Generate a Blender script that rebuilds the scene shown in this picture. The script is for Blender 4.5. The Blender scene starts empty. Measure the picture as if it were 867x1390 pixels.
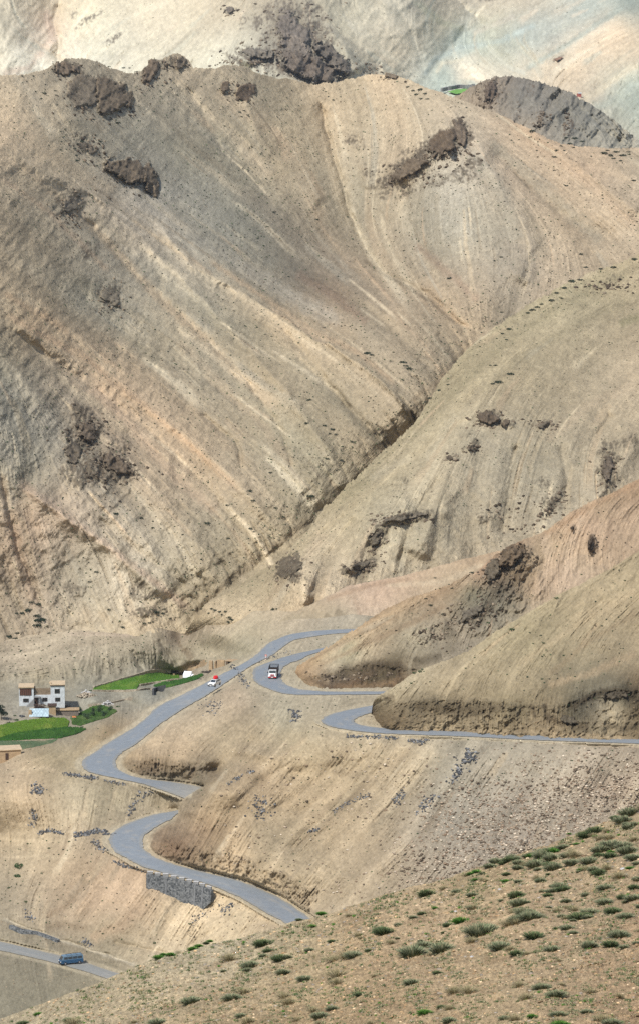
import bpy, math, random
import numpy as np
from mathutils import Vector

rng = np.random.default_rng(7)
random.seed(7)
scene = bpy.context.scene
COL = scene.collection

# ------------------------------------------------------------------ camera / measuring frame
F = 4124.0                      # focal length in photo pixels
CU, CV = 433.5, 695.0
PITCH = math.radians(8.5)
CAMZ = 200.0
cp, sp_ = math.cos(PITCH), math.sin(PITCH)

def dirs(u, v):
    x = (np.asarray(u, float) - CU) / F
    y = -(np.asarray(v, float) - CV) / F
    return x, cp + y * sp_, -sp_ + y * cp

def world(u, v, Y):
    dx, dy, dz = dirs(u, v)
    k = Y / dy
    return dx * k, Y + 0 * k, CAMZ + dz * k

def tandep(v):
    _, dy, dz = dirs(0, v)
    return -dz / dy

cam_d = bpy.data.cameras.new('camera')
cam = bpy.data.objects.new('camera', cam_d)
COL.objects.link(cam)
cam.location = (0, 0, CAMZ)
cam.rotation_euler = (math.radians(90) - PITCH, 0, 0)
cam_d.sensor_fit = 'HORIZONTAL'
cam_d.sensor_width = 36
cam_d.lens = 36 * F / 867.0
cam_d.clip_start = 1
cam_d.clip_end = 30000
scene.camera = cam

# ------------------------------------------------------------------ numeric helpers
def s2l(c):
    c = np.asarray(c, float) / 255.0
    return np.where(c <= 0.04045, c / 12.92, ((c + 0.055) / 1.055) ** 2.4)

_perm = np.random.default_rng(3).permutation(4096)
_ga = np.random.default_rng(4).random(4096) * 2 * np.pi
_gx, _gy = np.cos(_ga), np.sin(_ga)

def perlin(x, y, seed=0):
    x = x + seed * 37.17; y = y + seed * 91.3
    xi = np.floor(x).astype(np.int64); yi = np.floor(y).astype(np.int64)
    xf = x - xi; yf = y - yi
    def g(ix, iy, fx, fy):
        h = _perm[(ix + _perm[(iy + seed * 131) & 4095]) & 4095]
        return _gx[h] * fx + _gy[h] * fy
    u = xf * xf * xf * (xf * (xf * 6 - 15) + 10)
    v = yf * yf * yf * (yf * (yf * 6 - 15) + 10)
    a = g(xi, yi, xf, yf); b = g(xi + 1, yi, xf - 1, yf)
    c = g(xi, yi + 1, xf, yf - 1); d = g(xi + 1, yi + 1, xf - 1, yf - 1)
    return ((a + u * (b - a)) * (1 - v) + (c + u * (d - c)) * v) * 1.5

def fbm(x, y, s, octv=4, seed=0, gain=0.5):
    t = 0; a = 1; tot = 0
    for o in range(octv):
        t = t + a * perlin(x / s * 2 ** o, y / s * 2 ** o, seed + o); tot += a; a *= gain
    return t / tot

def ridged(x, y, s, octv=4, seed=0, gain=0.55):
    t = 0; a = 1; tot = 0
    for o in range(octv):
        n = 1 - 2 * np.abs(perlin(x / s * 2 ** o, y / s * 2 ** o, seed + o))
        t = t + a * n; tot += a; a *= gain
    return t / tot

def rbf(pts, vals, U, V, c=30.0, ky=1.0, lam=0.0):
    P = np.array(pts, float) * [1, ky]
    vals = np.array(vals, float)
    one = vals.ndim == 1
    if one: vals = vals[:, None]
    n = len(P)
    s = 100.0
    d = np.sqrt(((P[:, None] - P[None]) ** 2).sum(2) + c * c) / s
    A = np.zeros((n + 3, n + 3))
    A[:n, :n] = -d - lam * np.eye(n)
    A[:n, n] = 1; A[:n, n + 1:] = P / s; A[n, :n] = 1; A[n + 1:, :n] = (P / s).T
    b = np.zeros((n + 3, vals.shape[1])); b[:n] = vals
    w = np.linalg.lstsq(A, b, rcond=None)[0]
    sh = U.shape
    X = U.ravel(); Yv = V.ravel() * ky
    out = np.empty((X.size, vals.shape[1]))
    for i in range(0, X.size, 40000):
        xs = X[i:i + 40000]; ys = Yv[i:i + 40000]
        dd = np.sqrt((xs[:, None] - P[None, :, 0]) ** 2 + (ys[:, None] - P[None, :, 1]) ** 2 + c * c) / s
        out[i:i + 40000] = -dd @ w[:n] + w[n] + xs[:, None] / s * w[n + 1] + ys[:, None] / s * w[n + 2]
    out = out.reshape(sh + (vals.shape[1],))
    return out[..., 0] if one else out

def smooth(e0, e1, x):
    t = np.clip((x - e0) / (e1 - e0), 0, 1)
    return t * t * (3 - 2 * t)

def blur(A, r, it=2):
    r = int(round(r))
    if r < 1: return A
    for _ in range(it):
        for ax in (0, 1):
            pad = [(0, 0)] * A.ndim; pad[ax] = (r + 1, r)
            B = np.cumsum(np.pad(A, pad, mode='edge'), axis=ax)
            n = A.shape[ax]
            A = (np.take(B, range(2 * r + 1, 2 * r + 1 + n), axis=ax) - np.take(B, range(0, n), axis=ax)) / (2 * r + 1)
    return A

def bil(A, fx, fy):
    H, W = A.shape[:2]
    fx = np.clip(fx, 0, W - 1.001); fy = np.clip(fy, 0, H - 1.001)
    x0 = fx.astype(int); y0 = fy.astype(int)
    tx = fx - x0; ty = fy - y0
    if A.ndim == 3: tx = tx[..., None]; ty = ty[..., None]
    return (A[y0, x0] * (1 - tx) + A[y0, x0 + 1] * tx) * (1 - ty) + (A[y0 + 1, x0] * (1 - tx) + A[y0 + 1, x0 + 1] * tx) * ty

def lic(fx, fy, L, pre=0, seed=0):
    H, W = fx.shape
    n = np.random.default_rng(seed).random((H, W)) - 0.5
    if pre: n = blur(n, pre, 2)
    n = n / n.std()
    acc = n.copy(); cnt = 1
    yy, xx = np.mgrid[0:H, 0:W].astype(float)
    for sgn in (1, -1):
        px, py = xx.copy(), yy.copy()
        for k in range(L):
            ix = np.clip(px + .5, 0, W - 1).astype(int); iy = np.clip(py + .5, 0, H - 1).astype(int)
            px += sgn * fx[iy, ix]; py += sgn * fy[iy, ix]
            ix = np.clip(px + .5, 0, W - 1).astype(int); iy = np.clip(py + .5, 0, H - 1).astype(int)
            acc += n[iy, ix]; cnt += 1
    if pre: acc = blur(acc, 1, 1)
    acc -= acc.mean()
    return acc / acc.std()

def interp(poly, x):
    p = np.array(sorted(poly), float)
    return np.interp(x, p[:, 0], p[:, 1])

def dist_poly(U, V, pts):
    pts = np.array(pts, float)
    best = np.full(U.shape, 1e9); par = np.zeros(U.shape); side = np.zeros(U.shape)
    tot = 0
    for a, b in zip(pts[:-1], pts[1:]):
        ab = b - a; L = np.hypot(*ab)
        t = np.clip(((U - a[0]) * ab[0] + (V - a[1]) * ab[1]) / (L * L), 0, 1)
        dx = U - a[0] - t * ab[0]; dy = V - a[1] - t * ab[1]
        d = np.hypot(dx, dy)
        m = d < best
        best = np.where(m, d, best); par = np.where(m, tot + t * L, par)
        side = np.where(m, np.sign(ab[0] * dy - ab[1] * dx), side)
        tot += L
    return best, par / tot, side

def inside(U, V, poly):
    poly = np.array(poly, float)
    r = np.zeros(U.shape, bool)
    j = len(poly) - 1
    for i in range(len(poly)):
        xi, yi = poly[i]; xj, yj = poly[j]
        if yi != yj:
            r ^= ((yi > V) != (yj > V)) & (U < (xj - xi) * (V - yi) / (yj - yi) + xi)
        j = i
    return r

# ------------------------------------------------------------------ materials
def new_mat(name):
    m = bpy.data.materials.new(name); m.use_nodes = True
    nt = m.node_tree; b = nt.nodes['Principled BSDF']
    b.inputs['Specular IOR Level'].default_value = 0.15
    return m, nt, b

def simple(name, rgb, rough=0.8, metal=0.0, noise=0.0, nscale=3.0, bump=0.0, spec=0.3):
    m, nt, b = new_mat(name)
    b.inputs['Roughness'].default_value = rough
    b.inputs['Metallic'].default_value = metal
    b.inputs['Specular IOR Level'].default_value = spec
    c = (*rgb, 1)
    tc = nt.nodes.new('ShaderNodeTexCoord')
    n = nt.nodes.new('ShaderNodeTexNoise'); n.inputs['Scale'].default_value = nscale; n.inputs['Detail'].default_value = 5
    nt.links.new(tc.outputs['Object'], n.inputs['Vector'])
    mr = nt.nodes.new('ShaderNodeMapRange'); mr.inputs['From Min'].default_value = 0.3; mr.inputs['From Max'].default_value = 0.7
    mr.inputs['To Min'].default_value = 1 - max(noise, .04); mr.inputs['To Max'].default_value = 1 + max(noise, .04)
    nt.links.new(n.outputs['Fac'], mr.inputs['Value'])
    mx = nt.nodes.new('ShaderNodeVectorMath'); mx.operation = 'SCALE'; mx.inputs[0].default_value = rgb
    nt.links.new(mr.outputs[0], mx.inputs['Scale'])
    nt.links.new(mx.outputs[0], b.inputs['Base Color'])
    if bump:
        bp = nt.nodes.new('ShaderNodeBump'); bp.inputs['Strength'].default_value = 1; bp.inputs['Distance'].default_value = bump
        nt.links.new(n.outputs['Fac'], bp.inputs['Height']); nt.links.new(bp.outputs[0], b.inputs['Normal'])
    return m

def soil(name, scale=1.0, bump=0.3, contrast=0.25, grain=1.0):
    """vertex colour (geology, some painted sun and shade) times small grain, stony bump; scale = metres of the grain"""
    m, nt, b = new_mat(name)
    b.inputs['Roughness'].default_value = 0.95
    b.inputs['Specular IOR Level'].default_value = 0.05
    at = nt.nodes.new('ShaderNodeAttribute'); at.attribute_name = 'Col'
    tc = nt.nodes.new('ShaderNodeTexCoord')
    def noise(s, det, rough=.6):
        n = nt.nodes.new('ShaderNodeTexNoise'); n.inputs['Scale'].default_value = s
        n.inputs['Detail'].default_value = det; n.inputs['Roughness'].default_value = rough
        nt.links.new(tc.outputs['Object'], n.inputs['Vector']); return n
    n1 = noise(1 / (scale * 6), 6, .7); n2 = noise(1 / scale, 3, .75)
    mx = nt.nodes.new('ShaderNodeMath'); mx.operation = 'ADD'
    nt.links.new(n1.outputs['Fac'], mx.inputs[0]); nt.links.new(n2.outputs['Fac'], mx.inputs[1])
    mr = nt.nodes.new('ShaderNodeMapRange'); mr.inputs['From Min'].default_value = 0.65; mr.inputs['From Max'].default_value = 1.35
    mr.inputs['To Min'].default_value = 1 - contrast; mr.inputs['To Max'].default_value = 1 + contrast
    nt.links.new(mx.outputs[0], mr.inputs['Value'])
    sc = nt.nodes.new('ShaderNodeVectorMath'); sc.operation = 'SCALE'
    nt.links.new(at.outputs['Color'], sc.inputs[0]); nt.links.new(mr.outputs[0], sc.inputs['Scale'])
    nt.links.new(sc.outputs[0], b.inputs['Base Color'])
    bp = nt.nodes.new('ShaderNodeBump'); bp.inputs['Strength'].default_value = 1; bp.inputs['Distance'].default_value = bump
    nt.links.new(mx.outputs[0], bp.inputs['Height'])
    nt.links.new(bp.outputs[0], b.inputs['Normal'])
    return m

# ------------------------------------------------------------------ mesh helpers
def tag(o, label=None, cat=None, group=None, kind=None):
    if label: o['label'] = label
    if cat: o['category'] = cat
    if group: o['group'] = group
    if kind: o['kind'] = kind
    return o

def mesh_obj(name, V, Fc, mat, parent=None, loc=(0, 0, 0), col=None, smooth_sh=False):
    me = bpy.data.meshes.new(name)
    V = np.asarray(V, np.float32)
    if isinstance(Fc, np.ndarray):
        n = Fc.shape[1]
        me.vertices.add(len(V)); me.vertices.foreach_set('co', V.ravel())
        me.loops.add(Fc.size); me.loops.foreach_set('vertex_index', Fc.astype(np.int32).ravel())
        me.polygons.add(len(Fc)); me.polygons.foreach_set('loop_start', np.arange(0, Fc.size, n, dtype=np.int32))
        me.update(calc_edges=True)
    else:
        me.from_pydata(V.tolist(), [], Fc)
        me.update()
    if smooth_sh:
        me.polygons.foreach_set('use_smooth', np.ones(len(me.polygons), bool))
    if col is not None:
        a = me.color_attributes.new('Col', 'FLOAT_COLOR', 'POINT')
        c = np.ones((len(V), 4), np.float32); c[:, :3] = col
        a.data.foreach_set('color', c.ravel())
    if mat: me.materials.append(mat)
    o = bpy.data.objects.new(name, me)
    o.location = loc
    COL.objects.link(o)
    if parent: o.parent = parent
    return o

def grid_faces(R, C, keep=None):
    i = np.arange(R * C).reshape(R, C)
    f = np.stack([i[:-1, :-1], i[:-1, 1:], i[1:, 1:], i[1:, :-1]], -1).reshape(-1, 4)
    if keep is not None:
        f = f[keep.reshape(-1)]
    return f

class MB:
    """collects shapes of one part into one mesh"""
    def __init__(s): s.v = []; s.f = []
    def add(s, v, f):
        b = len(s.v); s.v += [tuple(p) for p in v]; s.f += [tuple(i + b for i in q) for q in f]; return s
    def box(s, x0, x1, y0, y1, z0, z1, bev=0.0, taper=None):
        """box with chamfered upright edges; taper=(dx0,dx1,dy0,dy1) shrinks the top"""
        t = taper or (0, 0, 0, 0)
        b = min(bev, (x1 - x0) / 3, (y1 - y0) / 3)
        def ring(x0, x1, y0, y1, z):
            if b <= 0: return [(x0, y0, z), (x1, y0, z), (x1, y1, z), (x0, y1, z)]
            return [(x0 + b, y0, z), (x1 - b, y0, z), (x1, y0 + b, z), (x1, y1 - b, z), (x1 - b, y1, z), (x0 + b, y1, z), (x0, y1 - b, z), (x0, y0 + b, z)]
        r0 = ring(x0, x1, y0, y1, z0); tx = (x0 + t[0], x1 - t[1], y0 + t[2], y1 - t[3])
        rs = [r0]
        if b > 0:
            rs.append(ring(*tx, z1 - b)); q = b * .7
            rs.append(ring(tx[0] + q, tx[1] - q, tx[2] + q, tx[3] - q, z1))
        else: rs.append(ring(*tx, z1))
        n = len(r0); v = [p for r in rs for p in r]; f = [tuple(range(n - 1, -1, -1)), tuple(range((len(rs) - 1) * n, len(rs) * n))]
        for k in range(len(rs) - 1):
            for i in range(n):
                f.append((k * n + i, k * n + (i + 1) % n, (k + 1) * n + (i + 1) % n, (k + 1) * n + i))
        return s.add(v, f)
    def cyl(s, p, q, r, n=10, r2=None):
        p = Vector(p); q = Vector(q); d = (q - p).normalized(); r2 = r if r2 is None else r2
        a = d.orthogonal().normalized(); b = d.cross(a)
        v = []
        for c, rr in ((p, r), (q, r2)):
            for i in range(n):
                t = 2 * math.pi * i / n; v.append(c + a * math.cos(t) * rr + b * math.sin(t) * rr)
        f = [tuple(range(n - 1, -1, -1)), tuple(range(n, 2 * n))] + [(i, (i + 1) % n, n + (i + 1) % n, n + i) for i in range(n)]
        return s.add(v, f)
    def prof(s, pts, x0, x1):
        """side profile (y,z) extruded along x"""
        n = len(pts); v = [(x0, y, z) for y, z in pts] + [(x1, y, z) for y, z in pts]
        f = [tuple(range(n)), tuple(range(2 * n - 1, n - 1, -1))] + [(i, n + i, n + (i + 1) % n, (i + 1) % n) for i in range(n)]
        return s.add(v, f)
    def build(s, name, mat, parent=None, loc=(0, 0, 0)):
        return mesh_obj(name, np.array(s.v, float), s.f, mat, parent, loc)

def empty(name, loc, rz=0):
    o = bpy.data.objects.new(name, None); COL.objects.link(o); o.location = loc; o.rotation_euler.z = rz
    o.empty_display_size = 0.3
    return o

# ------------------------------------------------------------------ layers
def tone(C):
    lum = C @ np.array([.3, .6, .1])
    return (lum[..., None] + (C - lum[..., None]) * .80) * np.array([1.0, 1.01, .945])
K_ALB = 0.86        # photo tone -> base colour
LAYERS = {}

class Layer:
    def __init__(s, name, u0, u1, v0, v1, step=1.25):
        s.name = name; s.u0, s.u1, s.v0, s.v1, s.step = u0, u1, v0, v1, step
        nu = int((u1 - u0) / step) + 1; nv = int((v1 - v0) / step) + 1
        s.U, s.V = np.meshgrid(u0 + np.arange(nu) * step, v0 + np.arange(nv) * step)
        LAYERS[name] = s
    def at(s, A, u, v):
        return bil(A, (np.asarray(u, float) - s.u0) / s.step, (np.asarray(v, float) - s.v0) / s.step)
    def depth(s, ctrl, c=40, ky=1.0, lam=0.0):
        ctrl = np.array(ctrl, float)
        s.Y = s.coarse(lambda U, V: rbf(ctrl[:, :2], ctrl[:, 2], U, V, c, ky, lam))
    def coarse(s, fn, k=3):
        Uc, Vc = s.U[::k, ::k], s.V[::k, ::k]
        A = fn(Uc, Vc)
        return bil(A, (s.U - s.u0) / s.step / k, (s.V - s.v0) / s.step / k)
    def colour(s, ctrl, c=15, ky=1.0):
        ctrl = np.array(ctrl, float)
        W = s.U + 14 * fbm(s.U, s.V, 60, 4, 21); Z = s.V + 14 * fbm(s.U, s.V, 60, 4, 22)
        q = s2l(ctrl[:, 2:5])
        A = s.coarse(lambda U, V: rbf(ctrl[:, :2], q, U, V, c, ky, 0.02), 3)
        A = s.at(A, W, Z)
        s.C = np.clip(A, q.min(0) * .8, q.max(0) * 1.1) * K_ALB
    def flow(s, ctrl, L1=30, L2=60, seed=1):
        ctrl = np.array(ctrl, float)
        d = ctrl[:, 2:4] / np.hypot(ctrl[:, 2], ctrl[:, 3])[:, None]
        A = s.coarse(lambda U, V: rbf(ctrl[:, :2], d, U, V, 20), 4)
        wob = 0.25 * fbm(s.U, s.V, 90, 3, 55)
        a = np.arctan2(A[..., 1], A[..., 0]) + wob
        fx, fy = np.cos(a), np.sin(a)
        s.fx, s.fy = fx, fy
        s.l1 = lic(fx, fy, int(L1 * 1.4), 0, seed)
        s.l1 = np.sign(s.l1) * np.abs(s.l1) ** 1.35 * np.clip(.55 + 1.5 * fbm(s.U, s.V, 55, 3, 57), .1, 1.6)
        k = 3
        l2 = lic(fx[::k, ::k], fy[::k, ::k], L2, 1, seed + 1)
        s.l2 = bil(l2, (s.U - s.u0) / s.step / k, (s.V - s.v0) / s.step / k)
        k = 7
        l3 = lic(fx[::k, ::k], fy[::k, ::k], max(10, L2 // 3), 1, seed + 2)
        s.l3 = bil(l3, (s.U - s.u0) / s.step / k, (s.V - s.v0) / s.step / k)
    # coloured streak / band along a line of the terrain
    def stroke(s, pts, w, rgb, a=0.8, soft=1.0, seed=0, wob=0.5):
        p = np.array(pts, float); m = w * 2.5 + 8
        i0 = max(0, int((p[:, 1].min() - m - s.v0) / s.step)); i1 = int((p[:, 1].max() + m - s.v0) / s.step) + 1
        j0 = max(0, int((p[:, 0].min() - m - s.u0) / s.step)); j1 = int((p[:, 0].max() + m - s.u0) / s.step) + 1
        if i1 <= i0 or j1 <= j0: return
        sl = (slice(i0, i1), slice(j0, j1))
        U, V = s.U[sl], s.V[sl]
        if U.size == 0: return
        d, t, _ = dist_poly(U, V, pts)
        d = d + w * wob * (fbm(U, V, max(w * 1.2, 6), 4, 71 + seed) * 1.6 + .35 * np.clip(s.l2[sl], -2, 2))
        k = smooth(w * (1 + .6 * soft), w * (1 - .8 * soft) if soft < 1 else w * .1, d) * a
        k = k * smooth(0, .06, t) * smooth(1.0, .94, t) if len(pts) > 1 else k
        c = s2l(rgb) * K_ALB
        s.C[sl] = s.C[sl] * (1 - k[..., None]) + c * k[..., None]
    def trace(s, u, v, n, st=6.0):
        P = [(u, v)]
        for _ in range(n):
            if not (s.u0 < u < s.U[0, -1] and s.v0 < v < s.V[-1, 0]): break
            fx = float(s.at(s.fx, u, v)); fy = float(s.at(s.fy, u, v))
            u += fx * st; v += fy * st; P.append((u, v))
        return P
    def fan(s, u, v, n, w0, w1, rgb, a, dY=0.0, seed=0):
        '''scree tongue that widens down the fall line'''
        P = s.trace(u, v, n)
        if len(P) < 4: return
        p = np.array(P); m = w1 * 1.8 + 4
        i0 = max(0, int((p[:, 1].min() - m - s.v0) / s.step)); i1 = int((p[:, 1].max() + m - s.v0) / s.step) + 1
        j0 = max(0, int((p[:, 0].min() - m - s.u0) / s.step)); j1 = int((p[:, 0].max() + m - s.u0) / s.step) + 1
        sl = (slice(i0, i1), slice(j0, j1)); U, V = s.U[sl], s.V[sl]
        if U.size == 0: return
        d, t, _ = dist_poly(U, V, P[::2] if len(P) > 8 else P)
        w = w0 + (w1 - w0) * t
        d = d / w + .28 * np.clip(s.l1[sl], -2, 2) + .5 * fbm(U, V, 14, 4, 131 + seed % 17)
        k = smooth(1.05, .45, d) * smooth(0, .08, t) * smooth(1, .7, t)
        c = s2l(rgb) * K_ALB; kk = (k * a)[..., None]
        s.C[sl] = s.C[sl] * (1 - kk) + c * kk
        if dY: s.Y[sl] += dY * k
    def fans(s, n, box, cols, ln, wd, a, dY, seed, ok=None):
        r = np.random.default_rng(seed); c = 0
        for _ in range(n * 6):
            u, v = r.uniform(box[0], box[2]), r.uniform(box[1], box[3])
            if ok is not None and not ok(np.array(u), np.array(v)): continue
            w = r.uniform(*wd)
            q = r.integers(0, len(cols))
            s.fan(u, v, int(r.uniform(*ln)), w * r.uniform(.2, .5), w, cols[q], a * r.uniform(.5, 1.1), dY * r.uniform(-.6, 1), int(r.integers(0, 99)))
            c += 1
            if c >= n: break
    def line(s, pts, w, dY, taper=True):
        """a gully (dY>0) or rib (dY<0) along a line"""
        p = np.array(pts, float); m = w * 3 + 6
        i0 = max(0, int((p[:, 1].min() - m - s.v0) / s.step)); i1 = int((p[:, 1].max() + m - s.v0) / s.step) + 1
        j0 = max(0, int((p[:, 0].min() - m - s.u0) / s.step)); j1 = int((p[:, 0].max() + m - s.u0) / s.step) + 1
        sl = (slice(i0, i1), slice(j0, j1)); U, V = s.U[sl], s.V[sl]
        if U.size == 0: return
        Uw = U + 4 * fbm(U, V, 25, 3, 15); Vw = V + 4 * fbm(U, V, 25, 3, 16)
        d, t, _ = dist_poly(Uw, Vw, pts)
        k = np.exp(-np.abs(d / w) ** 1.4)
        if taper: k = k * smooth(0, .1, t) * smooth(1, .92, t)
        s.Y[sl] += dY * k
    def step_line(s, pts, w, dY, up=1):
        """a scarp: the ground on one side of the line stands nearer, fading out over w"""
        p = np.array(pts, float); m = w * 3 + 6
        i0 = max(0, int((p[:, 1].min() - m - s.v0) / s.step)); i1 = int((p[:, 1].max() + m - s.v0) / s.step) + 1
        j0 = max(0, int((p[:, 0].min() - m - s.u0) / s.step)); j1 = int((p[:, 0].max() + m - s.u0) / s.step) + 1
        sl = (slice(i0, i1), slice(j0, j1)); U, V = s.U[sl], s.V[sl]
        if U.size == 0: return
        d, t, sd = dist_poly(U + 5 * fbm(U, V, 30, 3, 25), V + 5 * fbm(U, V, 30, 3, 26), pts)
        x = d * sd * up
        k = smooth(-1.5, 1.5, x) * np.exp(-np.clip(x, 0, None) / w) * smooth(0, .1, t) * smooth(1, .9, t)
        s.Y[sl] += dY * k
    def mesh(s, crest, bottom, mat, name=None, back=120, wig=1.5, backrows=10, backsl=.45, du=None):
        st = du or s.step
        nu = int((s.u1 - s.u0) / st) + 1
        u = s.u0 + np.arange(nu) * st
        ex = np.cumsum(np.linspace(4, 60, 20))
        if s.u0 < -50: u = np.concatenate([s.u0 - ex[::-1], u])
        if s.u1 > 900: u = np.concatenate([u, u[-1] + ex])
        nu = len(u)
        vc = interp(crest, u) if not np.isscalar(crest) else np.full(nu, float(crest))
        vc = vc + wig * (fbm(u, u * 0 + 3, 14, 4, 31) * 1.6 + 0.3 * rng.standard_normal(nu) * (wig > 0))
        vb = interp(bottom, u) if not np.isscalar(bottom) else np.full(nu, float(bottom))
        vb = np.maximum(vb, vc + 1)
        R = int(np.ceil((vb - vc).max() / st)) + 1
        t = np.linspace(0, 1, R)[:, None]
        V = vb[None] * (1 - t) + vc[None] * t
        U = np.broadcast_to(u[None], V.shape)
        Y = s.at(s.Y, U, V); C = s.at(s.C, U, V)
        X, Yw, Z = world(U, V, Y)
        P = np.stack([X, Yw, Z], -1)
        # the far side of the crest
        dx, dy, dz = dirs(u, vc)
        Yc = Y[-1]; dep = -dz / dy
        bk = []; bc = []
        for k in range(1, backrows + 1):
            d = back * (k / backrows) ** 2
            Yb = Yc + d
            fall = backsl * d * d / (d + 4.0)
            zz = Z[-1] - dep * d - fall
            bk.append(np.stack([dx * Yb / dy, Yb, zz], -1)); bc.append(C[-1])
        P = np.concatenate([P, np.array(bk)], 0); C = np.concatenate([C, np.array(bc)], 0)
        C = tone(C)
        R2 = P.shape[0]
        f = grid_faces(R2, nu)[:, ::1]
        o = mesh_obj(name or s.name, P.reshape(-1, 3), f, mat, col=C.reshape(-1, 3), smooth_sh=True)
        return o
    def pt(s, u, v, off=0.0):
        Y = float(s.at(s.Y, u, v)) + off
        x, y, z = world(u, v, Y)
        return Vector((float(x), float(y), float(z)))

def unify(L, f, beige=(166, 150, 122)):
    b = s2l(beige); b = b / (b @ np.array([.3, .6, .1]))
    L.C = L.C * (1 - f) + (L.C @ np.array([.3, .6, .1]))[..., None] * b * f
def grain(L, amt, seed):
    r = np.random.default_rng(seed).standard_normal(L.U.shape)
    L.C = L.C * np.clip(1 + amt * (0.6 * r + 0.8 * blur(r, 1, 1) * 2), .45, 1.7)[..., None]
# ================================================================== ROADS (measured edges: far/outer side, near/inner side, height)
ROADS = {
 'A': [(540,950,540,963,-154.3),(506,957.6,505,968,-154),(472,964,492,971.5,-153.9),(447,970.6,483,975.5,-153.8),(436,979,480,979,-153.7),(447,986,483,982,-153.6),(472,991,493,985.3,-153.5),(511,995.5,518,988.5,-153.3),(555,997.4,560,991,-153),(640,1000.5,640,994,-152.5),(705,1004,705,997,-152),(762,1006.3,762,999,-151.6),(867,1010,867,1002.5,-151),(960,1014,960,1006,-150.5)],
 'T': [(545,943,545,938.8,-155.2),(509,943,509,938.8,-155.3),(443,943.5,454,939.2,-155.6),(410,943.5,430,938.2,-155.8),(391,942.5,405,935.5,-156),(377,939.6,394,932,-156.1),(356.5,932,386,928,-156.3),(345,924,382,922,-156.4),(343,915,381,915,-156.5),(348,906,384,907,-156.6),(374,896,394,900.5,-156.8),(400,888,407,896,-157),(423,883,421,889,-157.2),(455,876,450,881,-157.4)],
 'U': [(520,853,512,858,-158.3),(483,854,477,859,-158.6),(455,854.6,452,860.8,-159),(431.5,856,436,862.6,-159.3),(410,858.5,415,866,-159.7),(391,862,400,868.8,-160),(376,868,391,873.5,-160.3),(365,873,382,880,-160.6),(356,881,374,886.5,-161),(348,889,365,892,-161.3),(328,902,343,903,-162),(299,916.5,321,917,-163),(270,932,298,933,-164.2),(242,946,276,947,-165.3),(214,960,252,960.5,-166.2),(189,983,218,983,-167.3),(148,1008,188,1008,-168.3),(128,1022,167,1021,-168.8),(115,1030,159,1029,-169),(111.5,1040,157,1037,-169.3),(123,1049,162,1045.5,-169.6),(156,1056.5,180,1054,-170.2),(191.5,1064,203,1058.5,-170.8),(217,1072,235,1062,-171.5),(250,1084,275,1069,-172.3),(275,1094,305,1077,-173)],
 'B': [(266,1094,266,1098,-175.6),(242.5,1100,242,1104.5,-175.8),(220,1104,232,1113,-176.1),(199,1109,217,1120,-176.4),(175,1118,203,1129,-176.8),(158,1127,195,1135,-177),(149,1137,193,1141,-177.3),(150,1147,194,1149,-177.6),(157,1157,200,1157,-178),(171.5,1165,213,1165,-178.4),(199,1178.6,234,1173,-179),(244,1191,275,1184,-180.3),(286,1202,324,1196,-181.8),(324,1218,350,1206,-183),(355,1236,380,1220,-184),(386,1253,415.5,1244,-185.2),(412,1272,445,1264,-186.2)],
 'R': [(-60,1268,-60,1280,-194.4),(0,1279,0,1291,-194.7),(60,1293,58,1304,-195),(120,1309,117,1320,-195.4),(180,1329,176,1341,-195.8),(260,1358,255,1371,-196.4)],
}
def catmull(P, n):
    P = np.array(P, float); Q = np.vstack([2 * P[0] - P[1], P, 2 * P[-1] - P[-2]])
    out = []
    for i in range(1, len(P)):
        p0, p1, p2, p3 = Q[i - 1], Q[i], Q[i + 1], Q[i + 2]
        for t in np.linspace(0, 1, n, endpoint=False):
            out.append(.5 * (2 * p1 + (p2 - p0) * t + (2 * p0 - 5 * p1 + 4 * p2 - p3) * t * t + (3 * p1 - p0 - 3 * p2 + p3) * t ** 3))
    out.append(P[-1]); return np.array(out)

def onplane(u, v, z):
    dx, dy, dz = dirs(u, v); k = z / dz
    return np.stack([dx * k, dy * k, z + 0 * k], -1)       # relative to the camera height

def project(P):
    x, y, z = P[..., 0], P[..., 1], P[..., 2]
    fw = y * cp - z * sp_; up = y * sp_ + z * cp
    return CU + F * x / fw, CV - F * up / fw

RD = {}
for k, ctrl in ROADS.items():
    Q = catmull(ctrl, 9)
    o = onplane(Q[:, 0], Q[:, 1], Q[:, 4]); i = onplane(Q[:, 2], Q[:, 3], Q[:, 4])
    RD[k] = (o, i, Q)

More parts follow.
